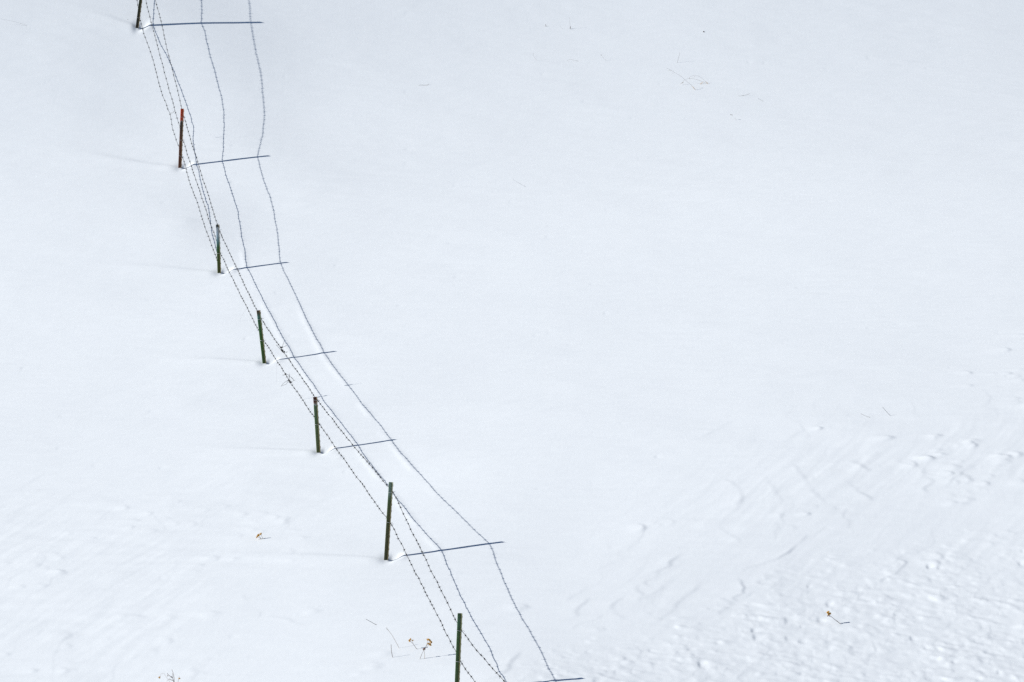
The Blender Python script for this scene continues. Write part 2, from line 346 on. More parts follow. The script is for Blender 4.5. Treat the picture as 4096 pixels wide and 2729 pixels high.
for _ in range(30000):
    px, py = hr.uniform(-1.5, 8.0), hr.uniform(36.6, 46.5)
    k = mask_at(rc, px, py)
    if k < hr.uniform(0.08, 1.0): continue
    g = hr.random() ** 2.4
    if hr.random() < 0.55:
        fleck(px, py, (0.0019 + 0.0054 * g) * (0.5 + 0.5 * k), hr.uniform(0.08, 0.20) * (1 + 0.8 * g), hr.uniform(0.012, 0.024) * (1 + 0.5 * g), hr.uniform(0.1, 0.6))
    else:
        tongue(px, py, (0.0008 + 0.0040 * g) * (0.5 + 0.5 * k), hr.uniform(0.07, 0.16) * (1 + 0.8 * g), hr.uniform(0.016, 0.034) * (1 + 0.5 * g), hr.uniform(0.022, 0.05), hr.uniform(0.1, 0.5))
for _ in range(900):
    px, py = hr.uniform(-0.5, 8.0), hr.uniform(38, 51)
    k = mask_at(mid_s * m1, px, py) + 0.9 * float(px > 4 + 0.5 * abs(py - 46.5))
    if k < hr.uniform(0.15, 1.1): continue
    g = hr.random() ** 2
    tongue(px, py, 0.0020 + 0.0065 * g, hr.uniform(0.16, 0.38), hr.uniform(0.03, 0.07), 0.04, hr.uniform(0.0, 0.35))
for _ in range(700):
    px, py = hr.uniform(-6.5, 0.0), hr.uniform(37, 47)
    if mask_at(left_s * m2, px, py) < hr.uniform(0.1, 1.1): continue
    tongue(px, py, hr.uniform(0.0012, 0.0045), hr.uniform(0.15, 0.35), hr.uniform(0.03, 0.07), 0.05, hr.uniform(0.0, 0.35))

# sastrugi steps: the snow is higher on the left of each line and breaks off along it
def scarp(pts, A, Lh=0.22):
    A = A * (0.40 if pts[0][0] > 3400 else 0.50 if pts[0][0] > 1600 else 0.34); Lh = 0.55 * Lh
    w = 0.030 if A < 0.0055 else 0.019
    P = gpx(pts)
    if Lh <= 0.165 * 0.55 and len(pts) == 3:
        for k in range(int(hr.integers(1, 5))):
            c = P[1] + np.array([hr.uniform(-0.16, 0.02), hr.uniform(-0.13, 0.13)])
            if k == 0: c = P[1]
            tongue(c[0], c[1], 1.7 * A * (1.0 if k == 0 else hr.uniform(0.3, 0.9)), hr.uniform(0.10, 0.30), hr.uniform(0.025, 0.07), hr.uniform(0.035, 0.08) if pts[0][0] > 1600 else 0.09, hr.uniform(0.0, 0.3))
        return
    P = P[np.argsort(P[:, 1])]
    yy = np.arange(P[0, 1] - 0.10, P[-1, 1] + 0.10, 0.02)
    xe = np.interp(yy, P[:, 1], P[:, 0])
    xe = np.convolve(np.pad(xe, 2, mode='edge'), np.ones(5) / 5, 'valid') + 0.012 * perlin(yy / 0.09, yy * 0 + 10 * P[0, 0], 71) + 0.02 * perlin(yy / 0.3, yy * 0 + 7 * P[0, 0], 72)
    av = np.clip(0.75 + 0.75 * perlin(yy / 0.22, yy * 0 + 3 * P[0, 0], 73), 0.15, 1.5)
    sl = window(xe.min() - 4 * Lh, xe.max() + 0.06, yy[0], yy[-1])
    X, Y = CXg[sl], CYg[sl]
    if X.size == 0: return
    sd = np.interp(Y, yy, xe) - X
    L_ = max(1e-6, yy[-1] - yy[0]); q = (Y - yy[0]) / L_
    tp = smooth(0, 0.25, q) * smooth(1, 0.75, q) * np.interp(Y, yy, av)
    D[sl] += (A * tp * smooth(-w, w, sd) * np.exp(-np.maximum(sd, 0) / Lh)).astype(np.float32)
for pts, A, Lh in [
    (Z(8, [(1150, 180), (1120, 210), (1035, 265), (1045, 315), (930, 345), (865, 375), (905, 400), (900, 430), (800, 470), (740, 495), (830, 530)]), 0.010, 0.25),
    (Z(8, [(660, 548), (630, 578), (720, 595), (745, 645), (700, 665)]), 0.010, 0.2),
    (Z(8, [(960, 550), (900, 585), (850, 605), (770, 640)]), 0.007, 0.2),
    (Z(8, [(520, 670), (450, 695), (405, 720), (388, 770), (430, 815), (515, 860)]), 0.010, 0.2),
    (Z(8, [(1790, 470), (1810, 520), (1830, 560), (1790, 575), (1845, 630), (1740, 665), (1600, 650)]), 0.011, 0.25),
    (Z(8, [(1560, 680), (1650, 688), (1722, 712), (1640, 765), (1540, 805)]), 0.010, 0.2),
    (Z(8, [(1350, 500), (1290, 570), (1200, 640), (1110, 720), (1080, 765), (1000, 840), (900, 880)]), 0.007, 0.25),
    (Z(8, [(110, 540), (95, 580), (0, 630), (-60, 660)]), 0.007, 0.2),
    (Z(8, [(170, 680), (70, 740), (0, 800), (20, 830)]), 0.008, 0.2),
    (Z(8, [(280, 880), (130, 910), (0, 950)]), 0.006, 0.2),
    (Z(9, [(1330, 290), (1250, 365), (1190, 400), (1120, 420), (1040, 442)]), 0.012, 0.35),
    (Z(9, [(1740, 395), (1800, 408), (1780, 440), (1750, 470), (1680, 497)]), 0.014, 0.2),
    (Z(9, [(930, 260), (1000, 300), (1010, 310)]), 0.006, 0.2),
    (Z(10, [(690, 250), (600, 285), (520, 330), (430, 380), (320, 405)]), 0.007, 0.35),
    (Z(10, [(1230, 240), (1150, 290), (1050, 330), (980, 365)]), 0.006, 0.3),
    (Z(10, [(970, 505), (1040, 580), (1090, 660), (1150, 725), (1200, 768)]), 0.007, 0.25),
    (Z(10, [(1370, 515), (1450, 560)]), 0.007, 0.2),
    (Z(10, [(580, 605), (660, 665), (695, 730), (655, 795)]), 0.006, 0.3),
    (Z(10, [(1290, 625), (1370, 680), (1460, 722)]), 0.006, 0.25),
    (Z(10, [(830, 610), (880, 680), (905, 720), (930, 760)]), 0.005, 0.2),
    (Z(11, [(470, 130), (500, 165), (580, 195)]), 0.014, 0.16),
    (Z(11, [(1030, 95), (1100, 130), (1020, 170)]), 0.012, 0.16),
    (Z(11, [(1110, 335), (1155, 365), (1130, 400)]), 0.014, 0.14),
    (Z(11, [(1660, 120), (1560, 195), (1640, 210)]), 0.010, 0.16),
    (Z(11, [(1500, 230), (1565, 255), (1500, 280)]), 0.012, 0.14),
    (Z(11, [(2040, 330), (2115, 370), (2050, 400)]), 0.015, 0.16),
    (Z(11, [(1900, 390), (1995, 410), (1930, 430)]), 0.012, 0.14),
    (Z(11, [(590, 445), (720, 490), (830, 510), (930, 545)]), 0.008, 0.2),
    (Z(11, [(900, 600), (1050, 625), (1190, 648)]), 0.010, 0.2),
    (Z(11, [(950, 650), (1050, 685), (1055, 730), (920, 785), (960, 830)]), 0.012, 0.25),
    (Z(11, [(1340, 590), (1400, 610), (1490, 640)]), 0.009, 0.2),
    (Z(11, [(1310, 690), (1430, 720), (1530, 750), (1700, 800)]), 0.009, 0.2),
    (Z(11, [(1400, 660), (1500, 690), (1540, 715)]), 0.009, 0.16),
    (Z(11, [(1250, 500), (1330, 530), (1400, 545)]), 0.010, 0.16),
    (Z(11, [(850, 420), (1100, 415), (1400, 430), (1430, 455), (1300, 500)]), 0.013, 0.16),
    (Z(11, [(30, 470), (110, 490), (210, 550)]), 0.007, 0.2),
    (Z(11, [(60, 810), (180, 870), (280, 910)]), 0.007, 0.2),
    (Z(11, [(1460, 900), (1490, 935), (1440, 950)]), 0.009, 0.15),
    (Z(11, [(1380, 960), (1410, 990), (1330, 1010)]), 0.009, 0.15),
    (Z(19, [(800, 1150), (845, 1170), (830, 1190)]), 0.009, 0.16),
    (Z(19, [(990, 1150), (1035, 1175), (1010, 1185)]), 0.007, 0.16),
    (Z(19, [(1180, 1140), (1310, 1155), (1220, 1170)]), 0.007, 0.16),
    (Z(19, [(1490, 1045), (1500, 1085), (1350, 1100)]), 0.007, 0.2),
    (Z(19, [(1790, 1120), (1915, 1140), (1850, 1150)]), 0.007, 0.16),
    (Z(19, [(1640, 1170), (1740, 1182), (1870, 1230)]), 0.007, 0.2),
    (Z(19, [(1170, 1490), (1210, 1500), (1290, 1530), (1540, 1520)]), 0.007, 0.2),
    (Z(19, [(570, 370), (480, 410), (400, 440)]), 0.004, 0.3),
    (Z(19, [(280, 290), (200, 330), (120, 400), (150, 440)]), 0.004, 0.3),
    (Z(19, [(1070, 770), (900, 830), (700, 890), (380, 950)]), 0.004, 0.3),
    (Z(19, [(1000, 970), (930, 1030), (880, 1060)]), 0.005, 0.3),
    (Z(19, [(360, 1080), (200, 1190), (60, 1310)]), 0.004, 0.3),
    (Z(17, [(480, 1350), (470, 1380), (620, 1450)]), 0.008, 0.15),
    (Z(17, [(690, 990), (740, 1030), (860, 1080)]), 0.006, 0.15),
    (Z(7, [(1650, 345), (1640, 400), (1615, 455)]), 0.008, 0.15),
    (Z(7, [(1600, 810), (1540, 880), (1490, 950), (1460, 1010), (1380, 1060), (1290, 1090)]), 0.010, 0.3),
    (Z(8, [(70, 1360), (110, 1430), (300, 1490), (540, 1568)]), 0.009, 0.25)]:
    scarp(pts, A, Lh)

# soft drift ridges that trail to windward
def tail(pix, A, s0=0.06, s1=0.15, h0=0.10):
    T = gpx(pix); T = T[np.argsort(T[:, 0])]
    sl = window(T[0, 0] - 0.3, T[-1, 0] + 0.02, T[:, 1].min() - 1.2, T[:, 1].max() + 1.2)
    X, Y = CXg[sl], CYg[sl]
    yc = Y - np.interp(X, T[:, 0], T[:, 1])
    q = (T[-1, 0] - X) / (T[-1, 0] - T[0, 0])
    amp = A * smooth(0.0, h0, q) * smooth(1.1, 0.35, q)
    sgm = s0 + s1 * q
    D[sl] += (amp * np.where(yc < 0, np.exp(-0.5 * (yc / (2.6 * sgm)) ** 2), np.exp(-0.5 * (yc / (0.9 * sgm)) ** 2))).astype(np.float32)
tail(Z(3, [(470, 208), (330, 182), (200, 172), (-60, 172), (-260, 180)]), 0.005, 0.05, 0.06, 0.45)

# every post: a scoured pocket at its foot, a trough on its lee side and a long drift tail to windward
TAILS = {1: [(-0.05, -0.05), (-110, -35), (-260, -70)], 2: [(0, 0), (-150, -14), (-330, -46), (-520, -80)], 3: [(0, 0), (-200, -14), (-400, -28), (-500, -30)],
         4: [(0, 0), (-200, -12), (-420, -18)], 5: [(0, 0), (-220, -8), (-440, -14), (-560, -16)], 6: [(0, 0), (-250, -12), (-520, -18), (-760, -24)]}
for i, P in enumerate(POSTS):
    B = P['B']
    sl = window(B[0] - 0.6, B[0] + 1.2, B[1] - 0.8, B[1] + 0.8)
    if not (X0 < B[0] < X1 and Y0 + 1 < B[1] < Y1 - 1): continue
    X, Y = CXg[sl] - B[0], CYg[sl] - B[1]
    yc = Y - 0.35 * np.clip(X, 0, 2)
    D[sl] -= (BASE_UP[i] * np.where(X < 0, np.exp(-0.5 * (X / 0.035) ** 2), np.exp(-0.5 * (X / 0.06) ** 2)) * np.exp(-0.5 * (Y / 0.09) ** 2)).astype(np.float32)
    vr = 0.75 + 0.5 * ((i * 0.618) % 1)
    D[sl] -= (0.024 * smooth(0.0, 0.05, X) * smooth(0.155, 0.07, X) * np.exp(-0.5 * (yc / 0.06) ** 2)).astype(np.float32)
    D[sl] += (0.011 * vr * smooth(0.005, 0.07, X) * smooth(0.21, 0.085, X) * np.exp(-0.5 * ((yc + 0.085) / 0.045) ** 2)).astype(np.float32)
    if i in TAILS: tail([(P['base'][0] + a, P['base'][1] + b) for a, b in TAILS[i]], 0.008, 0.03, 0.06)

# faint ridges left beside the wires' shadow lines, where the crust melts more slowly
for curve, m0, m1 in ((S_MID, 860, 2300), (S_TOP, 1150, 2100)):
    pts = sorted([p for p in curve if m0 < p[1] < m1], key=lambda q: q[1])[::2]
    T = gpx([(a - 9, b) for a, b in pts]); T = T[np.argsort(T[:, 1])]
    sl = window(T[:, 0].min() - 0.3, T[:, 0].max() + 0.3, T[0, 1], T[-1, 1])
    X, Y = CXg[sl], CYg[sl]
    xc = X - np.interp(Y, T[:, 1], T[:, 0])
    amp = 0.0032 * smooth(-0.25, 0.35, perlin(X / 3, Y / 0.7, 21)) * smooth(T[0, 1], T[0, 1] + 1, Y) * smooth(T[-1, 1], T[-1, 1] - 1, Y)
    D[sl] += (amp * np.exp(-0.5 * (xc / 0.024) ** 2)).astype(np.float32)

# sun-softened grain
D += 0.00022 * perlin(x / 0.03, y / 0.05, 31)
fx = smooth(X0, X0 + 0.8, xs) * smooth(X1 - 0.1, X1 - 0.9, xs); fy = smooth(Y0, Y0 + 0.8, ys) * smooth(Y1 - 0.1, Y1 - 1.0, ys)
D *= (fx[None] * fy[:, None]).astype(np.float32)
H[iy0:iy0 + len(ys), ix0:ix0 + len(xs)] += D

def ground_z(px, py):
    i = np.clip(np.searchsorted(gx, px) - 1, 0, nx - 2); j = np.clip(np.searchsorted(gy, py) - 1, 0, ny - 2)
    a = (px - gx[i]) / (gx[i + 1] - gx[i]); b = (py - gy[j]) / (gy[j + 1] - gy[j])
    return (H[j, i] * (1 - a) + H[j, i + 1] * a) * (1 - b) + (H[j + 1, i] * (1 - a) + H[j + 1, i + 1] * a) * b
def ground_at(px, py):
    """visible point of the finished snow surface at a pixel."""
    ds = np.linspace(34, 72, 3000)
    c, e = (px - CX) / FPX, -(py - CY) / FPX
    xx, yy, zz = c * ds, ds * CP + e * ds * SP, -ds * SP + e * ds * CP
    f = zz - ground_z(xx, yy)
    j = np.where((f[:-1] > 0) & (f[1:] <= 0))[0]
    j = j[0] if len(j) else len(ds) - 2
    return np.array([xx[j + 1], yy[j + 1], zz[j + 1]])

def mesh_np(name, co, quads):
    me = bpy.data.meshes.new(name)
    me.vertices.add(len(co)); me.vertices.foreach_set('co', np.ascontiguousarray(co, dtype=np.float32).ravel())
    n = len(quads)
    me.loops.add(n * 4); me.loops.foreach_set('vertex_index', quads.astype(np.int32).ravel())
    me.polygons.add(n); me.polygons.foreach_set('loop_start', np.arange(0, n * 4, 4, dtype=np.int32))
    me.polygons.foreach_set('use_smooth', np.ones(n, dtype=bool))
    me.update(calc_edges=True)
    return me
idx = np.arange(nx * ny).reshape(ny, nx)
quads = np.stack([idx[:-1, :-1], idx[:-1, 1:], idx[1:, 1:], idx[1:, :-1]], -1).reshape(-1, 4)
snow_me = mesh_np('snow_ground', np.stack([GX, GY, H], -1).reshape(-1, 3), quads)
snow = bpy.data.objects.new('snow_ground', snow_me); COL.objects.link(snow)
snow['kind'] = 'structure'

# ------------------------------------------------------------------ materials
def mat(name):
    m = bpy.data.materials.new(name); m.use_nodes = True
    return m, m.node_tree.nodes, m.node_tree.links, m.node_tree.nodes['Principled BSDF']
def simple(name, rgb, rough=0.6, metal=0.0, var=0.25, scale=120.0):
    m, n, l, b = mat(name)
    tc = n.new('ShaderNodeTexCoord'); no = n.new('ShaderNodeTexNoise'); no.inputs['Scale'].default_value = scale
    no.inputs['Detail'].default_value = 4
    rp = n.new('ShaderNodeValToRGB')
    rp.color_ramp.elements[0].position = 0.3; rp.color_ramp.elements[1].position = 0.7
    rp.color_ramp.elements[0].color = tuple(c * (1 - var) for c in rgb) + (1,)
    rp.color_ramp.elements[1].color = tuple(min(1, c * (1 + var)) for c in rgb) + (1,)
    l.new(tc.outputs['Object'], no.inputs['Vector']); l.new(no.outputs['Fac'], rp.inputs['Fac'])
    l.new(rp.outputs['Color'], b.inputs['Base Color'])
    b.inputs['Roughness'].default_value = rough; b.inputs['Metallic'].default_value = metal
    return m

m, n, l, b = mat('snow')
b.inputs['Base Color'].default_value = (0.862, 0.903, 0.931, 1)
b.inputs['Roughness'].default_value = 0.75
b.inputs['Specular IOR Level'].default_value = 0.15
tc = n.new('ShaderNodeTexCoord')
mp = n.new('ShaderNodeMapping'); mp.inputs['Scale'].default_value = (1, 0.5, 1)
no = n.new('ShaderNodeTexNoise'); no.inputs['Scale'].default_value = 75; no.inputs['Detail'].default_value = 5
no.inputs['Roughness'].default_value = 0.7
bp = n.new('ShaderNodeBump'); bp.inputs['Strength'].default_value = 0.16; bp.inputs['Distance'].default_value = 0.0015
l.new(tc.outputs['Object'], mp.inputs['Vector']); l.new(mp.outputs['Vector'], no.inputs['Vector'])
l.new(no.outputs['Fac'], bp.inputs['Height']); l.new(bp.outputs['Normal'], b.inputs['Normal'])
snow_me.materials.append(m)

WIRE = simple('weathered_wire', (0.007, 0.006, 0.005), 0.8, 0.0, 0.5)
STUD_M = simple('worn_stud', (0.030, 0.026, 0.016), 0.6, 0.0, 0.4)
TIE = simple('galvanised_tie', (0.50, 0.50, 0.50), 0.4, 0.9, 0.2)
STEM = simple('dry_stem', (0.19, 0.145, 0.115), 0.8)
STEM_D = simple('dark_stem', (0.09, 0.055, 0.04), 0.8)
STRAW = simple('dry_straw', (0.30, 0.22, 0.14), 0.8)
FLOWER = simple('dried_yellow_flower', (0.56, 0.29, 0.025), 0.85, 0, 0.55, 300)
RUSTB = simple('dried_brown_bud', (0.16, 0.055, 0.015), 0.85, 0, 0.5, 300)
DARKB = simple('dark_seed_husk', (0.030, 0.010, 0.006), 0.8)
TWIG = simple('grey_black_twig', (0.045, 0.040, 0.034), 0.85)
HAIR = simple('pale_fibre', (0.35, 0.34, 0.33), 0.8)

def post_mat(name, stops, rough=0.55):
    """paint colour by height above the snow (metres), with ragged, chipped borders and rust flecks."""
    m, n, l, b = mat(name)
    tc = n.new('ShaderNodeTexCoord'); sep = n.new('ShaderNodeSeparateXYZ')
    l.new(tc.outputs['Object'], sep.inputs[0])
    no = n.new('ShaderNodeTexNoise'); no.inputs['Scale'].default_value = 38; no.inputs['Detail'].default_value = 6
    mp = n.new('ShaderNodeMapping'); mp.inputs['Scale'].default_value = (1.6, 1.6, 0.35)
    l.new(tc.outputs['Object'], mp.inputs[0]); l.new(mp.outputs[0], no.inputs['Vector'])
    ma = n.new('ShaderNodeMath'); ma.operation = 'MULTIPLY_ADD'; ma.inputs[1].default_value = 0.10; ma.inputs[2].default_value = -0.05
    l.new(no.outputs['Fac'], ma.inputs[0])
    ad = n.new('ShaderNodeMath'); ad.operation = 'ADD'
    l.new(sep.outputs['Z'], ad.inputs[0]); l.new(ma.outputs[0], ad.inputs[1])
    rp = n.new('ShaderNodeValToRGB'); cr = rp.color_ramp
    cr.elements[0].position = stops[0][0]; cr.elements[0].color = stops[0][1] + (1,)
    cr.elements[1].position = stops[-1][0]; cr.elements[1].color = stops[-1][1] + (1,)
    for p, c in stops[1:-1]:
        e = cr.elements.new(p); e.color = c + (1,)
    l.new(ad.outputs[0], rp.inputs['Fac'])
    n2 = n.new('ShaderNodeTexNoise'); n2.inputs['Scale'].default_value = 55; n2.inputs['Detail'].default_value = 8; n2.inputs['Roughness'].default_value = 0.75
    mp2 = n.new('ShaderNodeMapping'); mp2.inputs['Scale'].default_value = (1.5, 1.5, 0.25); mp2.inputs['Location'].default_value = (3.1 * len(name), 1, 0)
    l.new(tc.outputs['Object'], mp2.inputs[0]); l.new(mp2.outputs[0], n2.inputs['Vector'])
    r2 = n.new('ShaderNodeValToRGB'); r2.color_ramp.elements[0].position = 0.56; r2.color_ramp.elements[1].position = 0.66
    l.new(n2.outputs['Fac'], r2.inputs['Fac'])
    mx = n.new('ShaderNodeMix'); mx.data_type = 'RGBA'
    mu = n.new('ShaderNodeMath'); mu.operation = 'MULTIPLY'; mu.inputs[1].default_value = 0.45
    l.new(r2.outputs['Color'], mu.inputs[0]); l.new(mu.outputs[0], mx.inputs['Factor'])
    l.new(rp.outputs['Color'], mx.inputs['A']); mx.inputs['B'].default_value = (0.075, 0.030, 0.012, 1)
    # sunlight on the flange painted into its colour: a paler tan, broken by noise
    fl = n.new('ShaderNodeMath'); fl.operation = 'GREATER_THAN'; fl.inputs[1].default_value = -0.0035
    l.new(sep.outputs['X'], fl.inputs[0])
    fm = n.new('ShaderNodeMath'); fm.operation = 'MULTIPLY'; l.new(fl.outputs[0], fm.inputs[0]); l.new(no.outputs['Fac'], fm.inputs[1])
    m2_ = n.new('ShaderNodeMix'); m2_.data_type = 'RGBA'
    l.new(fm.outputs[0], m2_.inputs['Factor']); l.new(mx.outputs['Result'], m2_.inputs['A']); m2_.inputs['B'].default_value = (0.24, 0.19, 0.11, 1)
    l.new(m2_.outputs['Result'], b.inputs['Base Color'])
    b.inputs['Roughness'].default_value = rough
    return m
GREEN, DGREEN, OLIVE = (0.018, 0.070, 0.010), (0.010, 0.028, 0.008), (0.050, 0.050, 0.012)
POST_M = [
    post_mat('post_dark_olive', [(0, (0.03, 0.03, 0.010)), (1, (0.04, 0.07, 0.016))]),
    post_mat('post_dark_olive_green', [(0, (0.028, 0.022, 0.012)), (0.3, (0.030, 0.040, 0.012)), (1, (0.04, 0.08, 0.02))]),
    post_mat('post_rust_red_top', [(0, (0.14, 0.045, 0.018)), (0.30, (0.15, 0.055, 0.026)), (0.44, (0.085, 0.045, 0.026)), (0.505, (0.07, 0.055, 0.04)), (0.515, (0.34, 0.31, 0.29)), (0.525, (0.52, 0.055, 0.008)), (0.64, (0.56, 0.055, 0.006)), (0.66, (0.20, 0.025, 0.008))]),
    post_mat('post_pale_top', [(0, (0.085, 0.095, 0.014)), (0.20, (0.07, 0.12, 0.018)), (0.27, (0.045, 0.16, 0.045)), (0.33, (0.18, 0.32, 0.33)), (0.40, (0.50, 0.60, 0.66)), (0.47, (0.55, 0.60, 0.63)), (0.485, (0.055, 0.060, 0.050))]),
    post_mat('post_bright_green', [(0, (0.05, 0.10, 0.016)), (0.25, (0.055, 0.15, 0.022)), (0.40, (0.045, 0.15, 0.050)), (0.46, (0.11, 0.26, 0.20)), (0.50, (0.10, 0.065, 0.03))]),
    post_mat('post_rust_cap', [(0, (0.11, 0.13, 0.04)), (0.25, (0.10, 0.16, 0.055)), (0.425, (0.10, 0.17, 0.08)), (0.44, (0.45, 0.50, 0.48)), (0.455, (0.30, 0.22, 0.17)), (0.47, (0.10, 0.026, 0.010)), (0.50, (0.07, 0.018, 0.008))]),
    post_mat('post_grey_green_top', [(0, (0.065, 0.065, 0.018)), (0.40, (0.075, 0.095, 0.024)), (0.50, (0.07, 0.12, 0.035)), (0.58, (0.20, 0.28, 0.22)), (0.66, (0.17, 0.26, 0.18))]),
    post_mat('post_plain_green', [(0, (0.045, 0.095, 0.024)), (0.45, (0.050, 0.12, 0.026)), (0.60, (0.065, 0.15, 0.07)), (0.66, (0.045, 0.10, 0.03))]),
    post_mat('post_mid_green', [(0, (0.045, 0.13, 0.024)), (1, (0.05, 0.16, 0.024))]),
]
# ------------------------------------------------------------------ small mesh builders
class MB:
    def __init__(self): self.v, self.f, self.n = [], [], 0
    def add(self, v, f):
        self.v.append(np.asarray(v, float)); self.f += [tuple(i + self.n for i in q) for q in f]; self.n += len(v); return self
    def tube(self, pts, r, k=6, caps=True):
        pts = np.asarray(pts, float); n = len(pts)
        r = np.broadcast_to(np.asarray(r, float), (n,))
        tg = np.gradient(pts, axis=0); tg /= np.linalg.norm(tg, axis=1)[:, None] + 1e-12
        up = np.array([0.31, 0.2, 0.93]); up = up - tg[0] * (up @ tg[0])
        V = []
        for i in range(n):
            up = up - tg[i] * (up @ tg[i]); nn = np.linalg.norm(up)
            if nn < 1e-6: up = np.cross(tg[i], [1, 0, 0.1]); nn = np.linalg.norm(up)
            up = up / nn; sd = np.cross(tg[i], up)
            for j in range(k):
                a = 2 * math.pi * j / k
                V.append(pts[i] + r[i] * (math.cos(a) * up + math.sin(a) * sd))
        F = [(i * k + j, i * k + (j + 1) % k, (i + 1) * k + (j + 1) % k, (i + 1) * k + j) for i in range(n - 1) for j in range(k)]
        if caps: F += [tuple(range(k))[::-1], tuple((n - 1) * k + j for j in range(k))]
        return self.add(V, F)
    def blob(self, c, rad, seed=0, k=7, rings=5, jit=0.22):
        r = np.random.default_rng(seed); rad = np.broadcast_to(np.asarray(rad, float), (3,))
        V = [np.array([0, 0, 1.0])]
        for i in range(1, rings):
            th = math.pi * i / rings
            for j in range(k):
                ph = 2 * math.pi * (j + 0.5 * (i % 2)) / k
                V.append(np.array([math.sin(th) * math.cos(ph), math.sin(th) * math.sin(ph), math.cos(th)]) * (1 + jit * r.standard_normal()))
        V.append(np.array([0, 0, -1.0]))
        F = [(0, 1 + j, 1 + (j + 1) % k) for j in range(k)]
        for i in range(rings - 2):
            F += [(1 + i * k + j, 1 + (i + 1) * k + j, 1 + (i + 1) * k + (j + 1) % k, 1 + i * k + (j + 1) % k) for j in range(k)]
        e = len(V) - 1
        F += [(e, 1 + (rings - 2) * k + (j + 1) % k, 1 + (rings - 2) * k + j) for j in range(k)]
        return self.add(np.array(V) * rad + np.asarray(c), F)
    def mesh(self, name, material, smooth_=True):
        me = bpy.data.meshes.new(name)
        me.from_pydata(np.concatenate(self.v).tolist(), [], self.f)
        if smooth_: me.polygons.foreach_set('use_smooth', np.ones(len(me.polygons), dtype=bool))
        me.materials.append(material); me.update()
        return me
    def obj(self, name, material, parent=None, smooth_=True, loc=None):
        return link(name, self.mesh(name, material, smooth_), parent, loc)
def link(name, me, parent=None, loc=None):
    o = bpy.data.objects.new(name, me); COL.objects.link(o)
    if parent is not None: o.parent = parent
    if loc is not None: o.location = tuple(loc)
    return o
def thing(name, label, cat, loc, group=None):
    o = bpy.data.objects.new(name, None); COL.objects.link(o); o.location = tuple(loc); o.empty_display_size = 0.05
    o['label'] = label; o['category'] = cat
    if group: o['group'] = group
    return o
def curve(pts, step=0.004):
    """smooth resampling of a 3D polyline."""
    pts = np.asarray(pts, float)
    if len(pts) > 2:
        P = np.vstack([2 * pts[0] - pts[1], pts, 2 * pts[-1] - pts[-2]])
        out = []
        for i in range(1, len(P) - 2):
            n = max(2, int(np.linalg.norm(P[i + 1] - P[i]) / step))
            for t in np.linspace(0, 1, n, endpoint=False):
                out.append(0.5 * ((2 * P[i]) + (-P[i - 1] + P[i + 1]) * t + (2 * P[i - 1] - 5 * P[i] + 4 * P[i + 1] - P[i + 2]) * t * t + (-P[i - 1] + 3 * P[i] - 3 * P[i + 1] + P[i + 2]) * t**3))
        out.append(P[-2]); return np.array(out)
    return np.linspace(pts[0], pts[-1], 6)

# ------------------------------------------------------------------ the fence
root_at = POSTS[4]['B']
fence = thing('barbed_wire_fence', 'barbed wire fence of steel stake posts climbing the snowy slope', 'fence', root_at)
FL, FT, WB, WT = 0.040, 0.0038, 0.027, 0.0038
def bevel_poly(pts):
    return pts
def post_mesh(h, below=0.22):
    """T-section steel: flange facing +X, web running back along -X."""
    sec = [(0, FL / 2), (0, WT / 2 + 0.001), (-WB + 0.004, WT / 2), (-WB + 0.002, WT / 2 + 0.0012), (-WB, WT / 2 + 0.0005),
           (-WB, -WT / 2 - 0.0005), (-WB + 0.002, -WT / 2 - 0.0012), (-WB + 0.004, -WT / 2), (0, -WT / 2 - 0.001), (0, -FL / 2),
           (FT * 0.5, -FL / 2 - 0.0006), (FT, -FL / 2), (FT, FL / 2), (FT * 0.5, FL / 2 + 0.0006)]
    n = len(sec); mb = MB()
    zs = [-below, h - 0.0015, h]
    V = []
    for q, z in enumerate(zs):
        k = 1.0 if q < 2 else 0.96
        V += [((a + 0.008) * k - 0.008, b_ * k, z) for a, b_ in sec]
    F = [(i * n + j, i * n + (j + 1) % n, (i + 1) * n + (j + 1) % n, (i + 1) * n + j) for i in range(2) for j in range(n)]
    F.append(tuple(2 * n + j for j in range(n))); F.append(tuple(range(n))[::-1])
    mb.add(V, [f[::-1] for f in F])
    return mb
def stud_mesh(material):
    mb = MB(); a, b_, c = 0.0, 0.0090, 0.0100
    V = []
    for (xx, s1, s2) in ((-0.0005, 1.15, 1.2), (0.008, 1.0, 0.95), (0.0110, 0.7, 0.6)):
        V += [(xx, -b_ * s1, -c * s2), (xx, b_ * s1, -c * s2), (xx, b_ * s1, c * s2), (xx, -b_ * s1, c * s2)]
    F = [(i * 4 + j, i * 4 + (j + 1) % 4, (i + 1) * 4 + (j + 1) % 4, (i + 1) * 4 + j) for i in range(2) for j in range(4)] + [(8, 9, 10, 11)]
    mb.add(V, F); return mb.mesh('stud', material, False)
LABELS = [None, 'dark olive post at the top edge of the picture', 'rusty red topped post with a bare grey band', 'post with pale silvery paint fading to green',
          'bright green leaning post', 'green post with a rust brown cap', 'tall olive post with grey green top', 'plain green post nearest the camera', None]
TH = math.radians(33)
